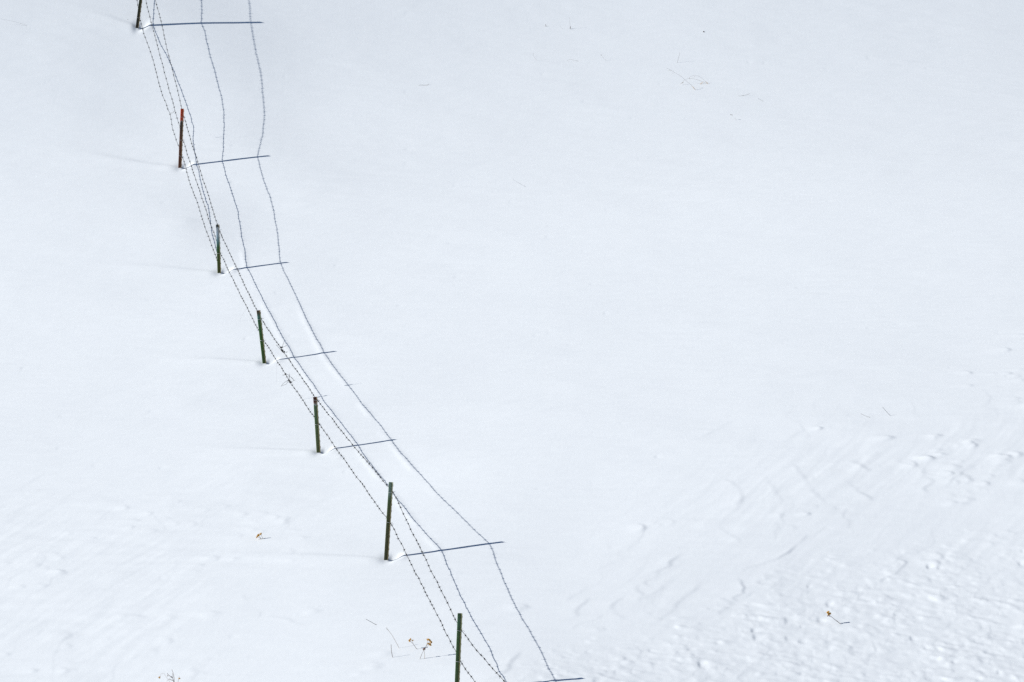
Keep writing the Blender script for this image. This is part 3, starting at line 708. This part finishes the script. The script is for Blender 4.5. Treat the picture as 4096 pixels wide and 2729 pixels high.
for i, P in enumerate(POSTS):
    B, T = P['B'], P['T']
    ax = (T - B); h = float(np.linalg.norm(ax)); ax = ax / h
    n_ = np.array([math.cos(TH), math.sin(TH), 0.0]); n_ -= ax * (n_ @ ax); n_ /= np.linalg.norm(n_)
    yv = np.cross(ax, n_)
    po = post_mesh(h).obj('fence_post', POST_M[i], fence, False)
    Mx = Matrix(((n_[0], yv[0], ax[0]), (n_[1], yv[1], ax[1]), (n_[2], yv[2], ax[2]))).to_4x4()
    Mx.translation = Vector((B - root_at).tolist())
    po.matrix_local = Mx
    if LABELS[i]: po['label'] = LABELS[i]
    sm = stud_mesh(STUD_M); z = h - 0.028
    while z > 0.0:
        link('stud', sm, po, (FT, 0, z)); z -= 0.054
    for q, k in enumerate(P['ties']):
        t = (P['base'][1] - k) / (P['base'][1] - P['top'][1]) * h
        mb = MB(); e = 0.0022
        loop = [(-WB - e, 0.003), (-WB - e, -0.003), (-0.004, -FL / 2 - e), (FT + 0.004, -FL / 2 - e), (FT + 0.011, -0.006), (FT + 0.011, 0.006), (FT + 0.003, FL / 2 + e), (-0.004, FL / 2 + e), (-WB - e, 0.003)]
        mb.tube([(a, b_, t + 0.004 * math.sin(1.7 * j + q) + 0.22 * (0.012 - a) * (-1) ** (i + q) * 0.5) for j, (a, b_) in enumerate(loop)], 0.0016, 5)
        # the loose tail of the tie twisted round the strand
        mb.tube([(FT + 0.011, 0.006, t), (FT + 0.016, -0.018, t + 0.004), (FT + 0.020, -0.032, t - 0.004 + 0.010 * math.sin(i * 2.1 + q))], 0.0013, 5)
        mb.obj('tie_wire', TIE, po)

# barbed wire: two twisted strands, a barb every 10 to 13 cm
def barb_mesh(seed):
    r = np.random.default_rng(seed); mb = MB()
    t = np.linspace(0, 2 * math.pi * 2.6, 26)
    mb.tube(np.stack([(t / t[-1] - 0.5) * 0.013, 0.0042 * np.cos(t), 0.0042 * np.sin(t)], 1), 0.0016, 5)
    for k in range(4):
        a = k * math.pi / 2 + r.uniform(-0.5, 0.5) + (0.4 if k > 1 else 0)
        if k == 3 and r.random() < 0.4: continue
        L = r.uniform(0.014, 0.021); o = (-0.0065 if k < 2 else 0.0065); sx = r.uniform(-0.006, 0.006)
        d = np.array([0, math.cos(a), math.sin(a)])
        mb.tube([np.array([o, 0, 0]) + d * 0.003, np.array([o + sx * 0.5, 0, 0]) + d * L * 0.5, np.array([o + sx, 0, 0]) + d * L], [0.0012, 0.0010, 0.0004], 4)
    return mb
BARBS = [barb_mesh(40 + k).mesh('barb', WIRE) for k in range(6)]
br = np.random.default_rng(3)
WLAB = {'low': 'lowest strand, running into the snow drift', 'mid': 'middle strand, lower of the two near the camera', 'top': 'topmost strand'}
for key in ('low', 'mid', 'top'):
    path = PATH[key] - root_at
    s0 = np.r_[0, np.cumsum(np.linalg.norm(np.diff(path, axis=0), axis=1))]
    k0 = np.zeros_like(s0) + {'low': 3.3, 'mid': 17.7, 'top': 31.1}[key]
    path = path + np.stack([0.0022 * perlin(s0 / 0.22, k0, 81), 0 * s0, 0.0024 * perlin(s0 / 0.30, k0, 82) + 0.0009 * perlin(s0 / 0.11, k0, 83)], 1)
    seg = np.r_[0, np.cumsum(np.linalg.norm(np.diff(path, axis=0), axis=1))]; L = seg[-1]
    at = lambda s: np.stack([np.interp(s, seg, path[:, c]) for c in range(3)], -1)
    mb = MB()
    s = np.arange(0, L, 0.0085)
    c = at(s); tg = np.gradient(c, axis=0); tg /= np.linalg.norm(tg, axis=1)[:, None]
    e1 = np.cross(tg, [0, 0, 1.0]); e1 /= np.linalg.norm(e1, axis=1)[:, None]; e2 = np.cross(e1, tg)
    ph = s / 0.07 * 2 * math.pi
    for q in (0, math.pi):
        mb.tube(c + 0.0012 * (np.cos(ph + q)[:, None] * e1 + np.sin(ph + q)[:, None] * e2), 0.00135, 5)
    w = mb.obj('barbed_wire', WIRE, fence); w['label'] = WLAB[key]
    pos, sb = [], 0.05
    while sb < L - 0.05:
        pos.append(sb); sb += br.uniform(0.085, 0.165)
    pos = np.array(pos); pts = at(pos)
    world = pts + root_at
    px, py, dd = world2px(world)
    seen = (px > -30) & (px < 4130) & (py > -40) & (py < 2770) & (world[:, 2] > ground_z(world[:, 0], world[:, 1]))
    order = np.argsort(dd + 1000 * ~seen)
    rest = MB()
    for rank, k in enumerate(order):
        t_ = at(pos[k] + 0.01) - at(pos[k] - 0.01); t_ = Vector(t_.tolist()).normalized()
        rot = t_.to_track_quat('X', 'Z').to_matrix() @ Matrix.Rotation(br.uniform(0, 6.28), 3, 'X')
        if rank < 100:
            o = link('barb', BARBS[int(br.integers(6))], w); M4 = rot.to_4x4(); M4.translation = Vector(pts[k].tolist()); o.matrix_local = M4
        else:
            b0 = barb_mesh(40 + int(br.integers(6)))
            V = np.concatenate(b0.v) @ np.array(rot).T + pts[k]
            rest.add(V, b0.f)
    if rest.n:
        o = rest.obj('barb', WIRE, w); o['kind'] = 'stuff'

# ------------------------------------------------------------------ plants that stick out of the snow
pr = np.random.default_rng(19)
class Plant:
    """a thing whose foot stands where the snow is seen at base pixel; points are given as pixels (+ metres of depth)."""
    def __init__(self, name, label, cat, base, group=None, world=None):
        self.B = ground_at(*base) if world is None else np.asarray(world, float)
        self.base = base
        self.d = self.B[1] * CP - self.B[2] * SP
        self.o = thing(name, label, cat, self.B, group)
    def p(self, q):
        return ray(q[0], q[1], self.d + (q[2] if len(q) > 2 else 0.0)) - self.B
    def sink(self, pts):
        v = pts[0] - pts[1]; v = v / (np.linalg.norm(v) + 1e-9)
        return np.vstack([pts[0] + np.array([v[0] * 0.02, v[1] * 0.02, -0.04]), pts])
    def stem(self, pix, r0=0.0016, r1=0.0009, m=None, name='stem', root=False, mb=None):
        P3 = np.array([self.p(q) for q in pix])
        if root: P3 = self.sink(P3)
        sc_ = 0.72 if self.base[1] < 620 else 1.2 if self.base[1] > 1900 else 1.0
        r0, r1 = r0 * sc_, r1 * sc_
        c = curve(P3)
        own = mb is None; mb = mb or MB()
        mb.tube(c, np.linspace(r0, r1, len(c)), 5)
        return mb.obj(name, m or STEM, self.o) if own else mb
    def head(self, spots, m=None, name='flower_head'):
        mb = MB()
        for (a, b_, r0) in spots:
            r = r0
            c = self.p((a, b_))
            for k in range(7):
                r = r0 * 1.25 if k == 0 else r
                off = pr.normal(0, 0.42, 3) * r
                mb.blob(c + off, r * pr.uniform(0.35, 0.6) * np.array([1, 1, 0.75]), int(pr.integers(1e6)), 6, 4)
        return mb.obj(name, m or FLOWER, self.o)
    def leaf(self, pix, wid, m, name):
        P3 = np.array([self.p(q) for q in pix]); c = curve(P3)
        t = np.linspace(0, 1, len(c))
        return MB().tube(c, wid * np.sin(np.pi * np.clip(t, 0.06, 0.97)) ** 0.6, 5).obj(name, m, self.o)

# yellow dried flower by itself in the crusty snow on the right
q = Plant('dried_flower', 'single leaning stalk with yellow dried flower cluster in the rough snow at right', 'dried flower', (3361.4, 2497))
q.stem(Z(18, [(1520, 910), (1480, 870), (1400, 805), (1290, 725), (1210, 655), (1130, 610), (1105, 580)]), 0.0019, 0.0013, STEM_D, root=True)
q.leaf(Z(18, [(1385, 812), (1412, 800)]), 0.0045, STEM_D, 'leaf_node')
q.head([(a, b_, 0.0075) for a, b_ in Z(18, [(1040, 465), (1070, 455), (1100, 465), (1055, 482)])])
q.head([(a, b_, 0.007) for a, b_ in Z(18, [(1105, 515), (1140, 520), (1085, 545), (1075, 530)])])
q.head([(a, b_, 0.006) for a, b_ in Z(18, [(1060, 600), (1100, 572)])], RUSTB)
# pair at the foot of the nearest post
q = Plant('dried_flower', 'small bent stalk with two yellow heads, left of the pair beside the nearest post', 'dried flower', (1669.5, 2597.5))
q.stem(Z(17, [(1472, 930), (1440, 905), (1405, 850), (1365, 795), (1330, 760), (1300, 735)]), 0.0017, 0.0011, STEM_D, root=True)
q.stem(Z(17, [(1365, 795), (1362, 760), (1355, 730)]), 0.0009, 0.0007, STRAW)
q.head([(a, b_, 0.0065) for a, b_ in Z(17, [(1275, 728), (1290, 712), (1305, 692), (1285, 735)])])
q.head([(a, b_, 0.0042) for a, b_ in Z(17, [(1350, 722), (1362, 714)])])
q = Plant('dried_flower', 'tallest branching flower with several yellow heads, right of the pair beside the nearest post', 'dried flower', (1688, 2637))
q.stem(Z(17, [(1528, 1168), (1545, 1110), (1570, 1050), (1625, 935), (1665, 870), (1695, 790), (1712, 700)]), 0.0016, 0.0009, STEM, root=True)
q.stem(Z(17, [(1635, 1148), (1638, 1050), (1632, 945), (1680, 850), (1720, 795), (1750, 730)]), 0.0013, 0.0008, STRAW, root=True)
q.stem(Z(17, [(1632, 940), (1690, 870), (1730, 830), (1765, 815)]), 0.0010, 0.0007, STRAW)
q.stem(Z(17, [(1700, 810), (1740, 780), (1790, 755)]), 0.0008, 0.0007, STRAW)
q.head([(a, b_, 0.0062) for a, b_ in Z(17, [(1612, 922), (1628, 928), (1638, 915)])], RUSTB, 'bract')
q.head([(a, b_, 0.0070) for a, b_ in Z(17, [(1708, 690), (1735, 698), (1722, 705)])])
q.head([(a, b_, 0.0072) for a, b_ in Z(17, [(1758, 715), (1775, 735), (1800, 748), (1805, 768), (1785, 755)])])
q.head([(a, b_, 0.0052) for a, b_ in Z(17, [(1722, 795), (1715, 790)])])
q.head([(a, b_, 0.0058) for a, b_ in Z(17, [(1750, 805), (1768, 800), (1780, 830), (1762, 818)])])
# clump in the middle left
q = Plant('dried_flower', 'low clump with rows of orange brown flower heads alone on the smooth snow at left', 'dried flower', (1049, 2158))
q.stem(Z(13, [(1145, 985), (1080, 930), (1010, 840), (930, 750)]), 0.0018, 0.0011, STEM_D, root=True)
q.stem(Z(13, [(1080, 930), (1030, 905), (950, 870), (850, 820)]), 0.0012, 0.0008, STEM)
q.stem(Z(13, [(1205, 965), (1190, 880), (1130, 770), (1075, 660)]), 0.0013, 0.0009, STEM, root=True)
q.head([(a, b_, 0.0062) for a, b_ in Z(13, [(930, 640), (900, 670), (930, 690), (880, 700), (910, 715)])])
q.head([(a, b_, 0.0055) for a, b_ in Z(13, [(850, 735), (825, 760), (860, 760), (800, 810), (795, 835)])])
q.head([(a, b_, 0.0060) for a, b_ in Z(13, [(1070, 580), (1055, 605), (1030, 635)])])
# twiggy weed cut by the bottom edge
q = Plant('dry_weed', 'twiggy brown weed with drooping yellow buds at the bottom edge', 'weed', (697, 2745))
for pix, r0, m in [([(1262, 1330), (1270, 1164), (1265, 1000), (1230, 750), (1145, 505)], 0.0020, STEM), ([(1262, 1330), (1250, 1164), (1210, 1050), (1190, 950), (1130, 900), (1050, 850), (960, 780), (895, 700)], 0.0026, STEM_D),
                   ([(1200, 930), (1192, 820), (1170, 690)], 0.0014, STEM), ([(1210, 1080), (1080, 1040), (980, 1005)], 0.0022, STEM_D),
                   ([(1150, 1330), (1050, 1164), (960, 1040), (850, 880), (770, 770), (740, 700), (690, 712), (640, 710), (580, 740), (530, 810), (512, 880)], 0.0009, STRAW),
                   ([(820, 1330), (870, 1164), (960, 1020), (1110, 925)], 0.0010, STRAW), ([(1440, 1330), (1465, 1164), (1490, 1000), (1510, 920), (1540, 865)], 0.0014, STEM)]:
    q.stem(Z(12, pix), r0, r0 * 0.55, m, root=pix[0][1] > 1300)
q.head([(a, b_, 0.0052) for a, b_ in Z(12, [(495, 905), (500, 930), (470, 912)])], None, 'flower_bud')
q.head([(a, b_, 0.0052) for a, b_ in Z(12, [(1530, 960), (1525, 985)])], None, 'flower_bud')
q.head([(a, b_, 0.0040) for a, b_ in Z(12, [(927, 835)])], RUSTB, 'flower_bud')
q.leaf(Z(12, [(1155, 925), (1105, 870)]), 0.0055, DARKB, 'leaf_node')
# grasses and sticks
def grass(label, pix, r0=0.0015, r1=0.0008, m=None, name='grass_stem', cat='grass stem', base=None, extra=()):
    q = Plant(name, label, cat, base or pix[0])
    q.stem(pix, r0, r1, m or STEM, root=True)
    for e in extra: q.stem(e, r1 * 1.1, r1 * 0.7, m or STRAW, name='seed_tip')
    return q
grass('short grey stick slanting out of the snow, uppermost left of the nearest post', Z(17, [(512, 362), (460, 332), (380, 285), (255, 215)]), 0.0016, 0.0012, TWIG, 'dry_stick', 'stick')
grass('tall thin grass stem with a forked tip left of the nearest post', Z(17, [(1040, 905), (960, 750), (880, 610), (830, 540), (785, 485), (735, 440)]), 0.0012, 0.0009, STRAW, extra=[Z(17, [(790, 490), (765, 450), (730, 400)])])
grass('upright brown stick, straightest of the stems left of the nearest post', Z(17, [(890, 1128), (870, 1040), (858, 960), (848, 810)]), 0.0017, 0.0014, STEM_D, 'dry_stick', 'stick')
grass('bare reddish stick standing upright behind the arching grass at upper right', Z(15, [(497, 515), (530, 355), (570, 207)]), 0.0018, 0.0013, STEM_D, 'dry_stick', 'stick')
q = grass('long grass stem leaning far left with a thin drooping plume', Z(15, [(1025, 1297), (910, 1170), (800, 1070), (700, 985), (600, 900), (460, 810), (360, 745), (300, 712), (180, 660)]), 0.0017, 0.0008, STEM)
q.leaf(Z(15, [(915, 1172), (960, 1225), (1000, 1275)]), 0.0026, FLOWER, 'leaf_sheath')
for e in ([(360, 745), (300, 735), (220, 722)], [(420, 785), (360, 810), (330, 800)], [(300, 712), (250, 715)]): q.stem(Z(15, e), 0.0009, 0.0006, STRAW, 'plume_branch')
q = Plant('arching_grass', 'clump of two arching grass stems with hanging seeds at upper right', 'grass clump', Z(15, [(1372, 1118)])[0])
q.stem(Z(15, [(1375, 1122), (1340, 1075), (1290, 1042), (1180, 940), (1080, 880), (1000, 865), (930, 880), (850, 915), (838, 960)]), 0.0013, 0.0008, STEM, root=True)
q.stem(Z(15, [(1362, 1118), (1230, 1060), (1100, 1005), (960, 970), (860, 960), (760, 980), (690, 1010), (645, 1040)]), 0.0015, 0.0009, STEM, root=True)
q.leaf(Z(15, [(1228, 1062), (1190, 1085), (1105, 1160)]), 0.0026, FLOWER, 'leaf_blade')
q.leaf(Z(15, [(1375, 1120), (1345, 1080), (1292, 1042)]), 0.0026, FLOWER, 'leaf_sheath')
for e in ([(672, 1045), (655, 1075)], [(655, 1060), (640, 1090)], [(640, 1060), (620, 1108)], [(610, 1085), (592, 1118)], [(840, 945), (832, 975)], [(940, 915), (937, 940)], [(982, 900), (985, 920)]):
    q.leaf(Z(15, e), 0.0022, STRAW, 'seed')
grass('tiny forked stub poking from the snow, leftmost at the top of the slope', Z(16, [(553, 252), (545, 225), (535, 195)]), 0.0022, 0.0018, STEM_D, 'dry_stub', 'stub', extra=[Z(16, [(528, 245), (530, 220), (534, 198)])])
grass('thin bent grass stem just left of the thick brown stub', Z(16, [(893, 308), (870, 275), (845, 238)]), 0.0010, 0.0008, STEM)
q = grass('thin upright grass with a thick brown sheath at its foot', Z(16, [(1048, 305), (1052, 270), (1050, 225), (1040, 150), (1035, 40)]), 0.0011, 0.0007, STEM)
q.leaf(Z(16, [(1046, 306), (1052, 270), (1057, 235)]), 0.0040, STEM_D, 'leaf_sheath')
grass('thin grass stem curling up to a hook, leftmost of its row', Z(16, [(360, 965), (310, 900), (278, 845), (276, 820), (295, 790)]), 0.0011, 0.0007, STEM)
grass('low grass stem arched over to the left, flat on the snow', Z(16, [(1240, 978), (1120, 945), (1060, 930), (1025, 935), (985, 955)]), 0.0015, 0.0008, STEM)
q = grass('thin grass stem with a tiny orange bud near its tip', Z(16, [(1805, 970), (1750, 905), (1700, 842), (1688, 822)]), 0.0010, 0.0007, STEM)
q.head([(a, b_, 0.0035) for a, b_ in Z(16, [(1699, 841)])], RUSTB, 'bud')
q = Plant('fallen_twig', 'branching brown twig lying on the snow below the hooked grass', 'twig', Z(16, [(345, 1478)])[0])
for e in ([(355, 1472), (300, 1485), (215, 1495), (150, 1530)], [(330, 1482), (280, 1525), (200, 1540)], [(310, 1488), (240, 1520), (125, 1562)]): q.stem([(a, b_, 0.015) for a, b_ in Z(16, e)], 0.0022, 0.0012, STEM)
q = Plant('fallen_twig', 'forked grey twig with a frayed end lying on the snow between fence and grass', 'twig', (1708, 341))
U = lambda pts: [(1540 + a / 9.054, 240 + b_ / 9.054, -0.012) for a, b_ in pts]
for e in ([(1600, 870), (1520, 915), (1400, 912), (1280, 908), (1150, 945)], [(1520, 915), (1480, 980), (1390, 1055)], [(1510, 918), (1420, 950)], [(1220, 925), (1225, 985)], [(1200, 935), (1180, 965)]): q.stem(U(e), 0.0021, 0.0013, STEM)
q = Plant('fallen_twig', 'pale flattened twig on the snow right of the arching grass', 'twig', (2972, 383))
V5 = lambda pts: [(2100 + a / 2.354, 50 + b_ / 2.354, -0.012) for a, b_ in pts]
for e in ([(2115, 766), (2065, 780), (2000, 792)], [(2065, 780), (2030, 795)], [(2020, 782), (2005, 796)]): q.stem(V5(e), 0.0024, 0.0014, HAIR)
grass('short grey stem on the slope to the right of the flattened twig', [(3053, 406.5), (3043, 400), (3032, 393.5)], 0.0014, 0.0010, TWIG)
q = grass('thin bent grass with a small brown bud, lowest at the upper right', [(2945, 481), (2938, 472), (2930, 464), (2925, 460)], 0.0009, 0.0007, STRAW)
q.head([(2924, 459.5, 0.0045), (2928, 460, 0.0035)], RUSTB, 'bud')
q = Plant('seed_husk', 'dark red brown egg shaped husk half sunk in the snow near the top edge', 'seed husk', (2815, 130))
MB().blob((0, 0, 0.004), (0.0085, 0.0085, 0.0125), 4, 10, 7, 0.05).obj('husk', DARKB, q.o)
MB().tube([(-0.004, 0, -0.004), (-0.013, 0.002, 0.001), (-0.017, 0.003, 0.000)], [0.002, 0.0018, 0.001], 5).obj('stalk', STEM_D, q.o)
grass('straight dark stick, steeper of the two on the bare right slope', [(3561, 1664), (3545, 1646), (3530, 1628)], 0.0016, 0.0012, TWIG, 'dry_stick', 'stick')
grass('pale thin stick, flatter of the two on the bare right slope', [(3482, 1671.5), (3462, 1664), (3443, 1655)], 0.0013, 0.0009, STEM, 'dry_stick', 'stick')
grass('faint pale straw lying alone on the smooth snow right of the fence', [(2101, 748), (2078, 734), (2049, 717)], 0.0010, 0.0007, HAIR)
grass('long faint straw on the snow at the upper left edge', [(113, 106), (85, 95), (50, 85), (0, 76)], 0.0012, 0.0008, HAIR)
grass('short dark twig end at the very top left of the slope', [(348, 2), (338, 3), (329, 6)], 0.0020, 0.0012, TWIG)
grass('small dark stem tip poking out beside the topmost post', Z(1, [(336, 232), (325, 230), (316, 226)]), 0.0026, 0.0014, TWIG)
grass('hair thin pale grass blade leaning against the lower wire', Z(4, [(35, 410), (80, 310), (130, 220), (165, 165)]), 0.0007, 0.0005, HAIR)
grass('hair thin upright grass blade below the tangled wires', Z(14, [(167, 1130), (168, 900), (170, 650)]), 0.0006, 0.0004, HAIR)
# bits of grass and twig caught on the wires
def on_wire(name, label, cat, key, at_px):
    px, py, dd = world2px(PATH[key]); k = int(np.argmin(np.abs(py - at_px[1])))
    return Plant(name, label, cat, at_px, world=PATH[key][k])
q = on_wire('caught_twig', 'clump of dead twigs snagged on the upper wire', 'twigs', 'top', Z(14, [(300, 300)])[0])
for e in ([(268, 255), (300, 300), (345, 365)], [(150, 183), (205, 240), (265, 310), (290, 335)], [(268, 250), (310, 240), (370, 230), (425, 188)], [(310, 240), (325, 180), (360, 97)], [(345, 365), (390, 372), (440, 358)],
          [(270, 300), (320, 340), (360, 375)], [(285, 270), (280, 330), (340, 350)]): q.stem(Z(14, e), 0.0017, 0.0012, TWIG)
q.head([(a, b_, 0.0075) for a, b_ in Z(14, [(270, 255), (300, 250)])], TWIG, 'leaf_knot')
q.head([(a, b_, 0.0085) for a, b_ in Z(14, [(290, 320), (325, 345), (345, 365), (310, 325)])], TWIG, 'leaf_knot')
q.head([(a, b_, 0.0040) for a, b_ in Z(14, [(420, 368)])], TWIG, 'leaf_knot')
q = on_wire('caught_twig', 'wiry looped grass snagged on the lower wire', 'twigs', 'mid', Z(14, [(450, 1030)])[0])
for e in ([(392, 922), (430, 1000), (470, 1070), (510, 1120)], [(392, 920), (460, 942), (520, 1000), (565, 1040), (610, 1080), (636, 1073)], [(610, 1080), (560, 1100), (500, 1120)], [(390, 930), (345, 942), (316, 940)], [(390, 935), (350, 945), (322, 963)],
          [(470, 1075), (478, 990), (478, 905)], [(472, 1060), (490, 980), (500, 907)], [(460, 1085), (430, 1090), (340, 1150), (295, 1200), (282, 1232)], [(455, 1095), (410, 1170), (350, 1195), (290, 1215)], [(535, 995), (575, 1045), (600, 1082)]):
    q.stem(Z(14, e), 0.0016, 0.0011, TWIG)
q.head([(a, b_, 0.0070) for a, b_ in Z(14, [(392, 922), (385, 925)])], TWIG, 'leaf_knot')
q.head([(a, b_, 0.0075) for a, b_ in Z(14, [(480, 1075), (490, 1095), (520, 1130)])], TWIG, 'leaf_knot')
q = on_wire('caught_fibre', 'pale wisp of fibre hanging on the wires above the rusty red post', 'fibre', 'mid', Z(2, [(668, 210)])[0])
mb = MB()
for k in range(4): q.stem([(a + 0.4 * k, b_ + 0.5 * k, 0.003 * k) for a, b_ in Z(2, [(668, 206), (655, 226), (630, 240), (605, 241)])], 0.0010, 0.0008, HAIR, mb=mb)
mb.obj('wisp', HAIR, q.o)

GROUPS = {'dried_flower': 'dried yellow flowers standing in the snow', 'grass_stem': 'thin grass stems poking out of the snow', 'dry_stick': 'short bare sticks poking out of the snow',
          'fallen_twig': 'twigs lying on the upper slope', 'caught_twig': 'dead twigs snagged on the fence wires'}
for o in sc.objects:
    if o.parent is None and o.name.split('.')[0] in GROUPS: o['group'] = GROUPS[o.name.split('.')[0]]

# ------------------------------------------------------------------ light, sky, camera
world = bpy.data.worlds.new('World'); sc.world = world; world.use_nodes = True
nt = world.node_tree; bg = nt.nodes['Background']
sky = nt.nodes.new('ShaderNodeTexSky'); sky.sky_type = 'NISHITA'; sky.sun_disc = False
L = -SUN
sky.sun_elevation = math.asin(L[2]); sky.sun_rotation = math.atan2(L[0], L[1])
sky.altitude = 2500; sky.air_density = 1.0; sky.dust_density = 0.0; sky.ozone_density = 3.5
nt.links.new(sky.outputs[0], bg.inputs['Color']); bg.inputs['Strength'].default_value = 0.07
ld = bpy.data.lights.new('sun', 'SUN'); ld.energy = 4.85; ld.angle = math.radians(0.5); ld.color = (1.0, 0.97, 0.915)
lo_ = bpy.data.objects.new('sun', ld); COL.objects.link(lo_)
lo_.rotation_euler = Vector(SUN.tolist()).to_track_quat('-Z', 'Y').to_euler()
lo_.location = (-30, 20, 30)
cd = bpy.data.cameras.new('camera'); cam = bpy.data.objects.new('camera', cd); COL.objects.link(cam)
cd.sensor_width = 36.0; cd.lens = FPX / 4096 * 36.0; cd.clip_start = 0.5; cd.clip_end = 3000
cam.rotation_euler = (math.radians(90) - PITCH, 0, 0)
sc.camera = cam
sc.view_settings.view_transform = 'Standard'; sc.view_settings.look = 'None'
sc.view_settings.exposure = 0.0; sc.view_settings.gamma = 1.0
sc.cycles.max_bounces = 6; sc.cycles.diffuse_bounces = 3
sc.cycles.use_denoising = False
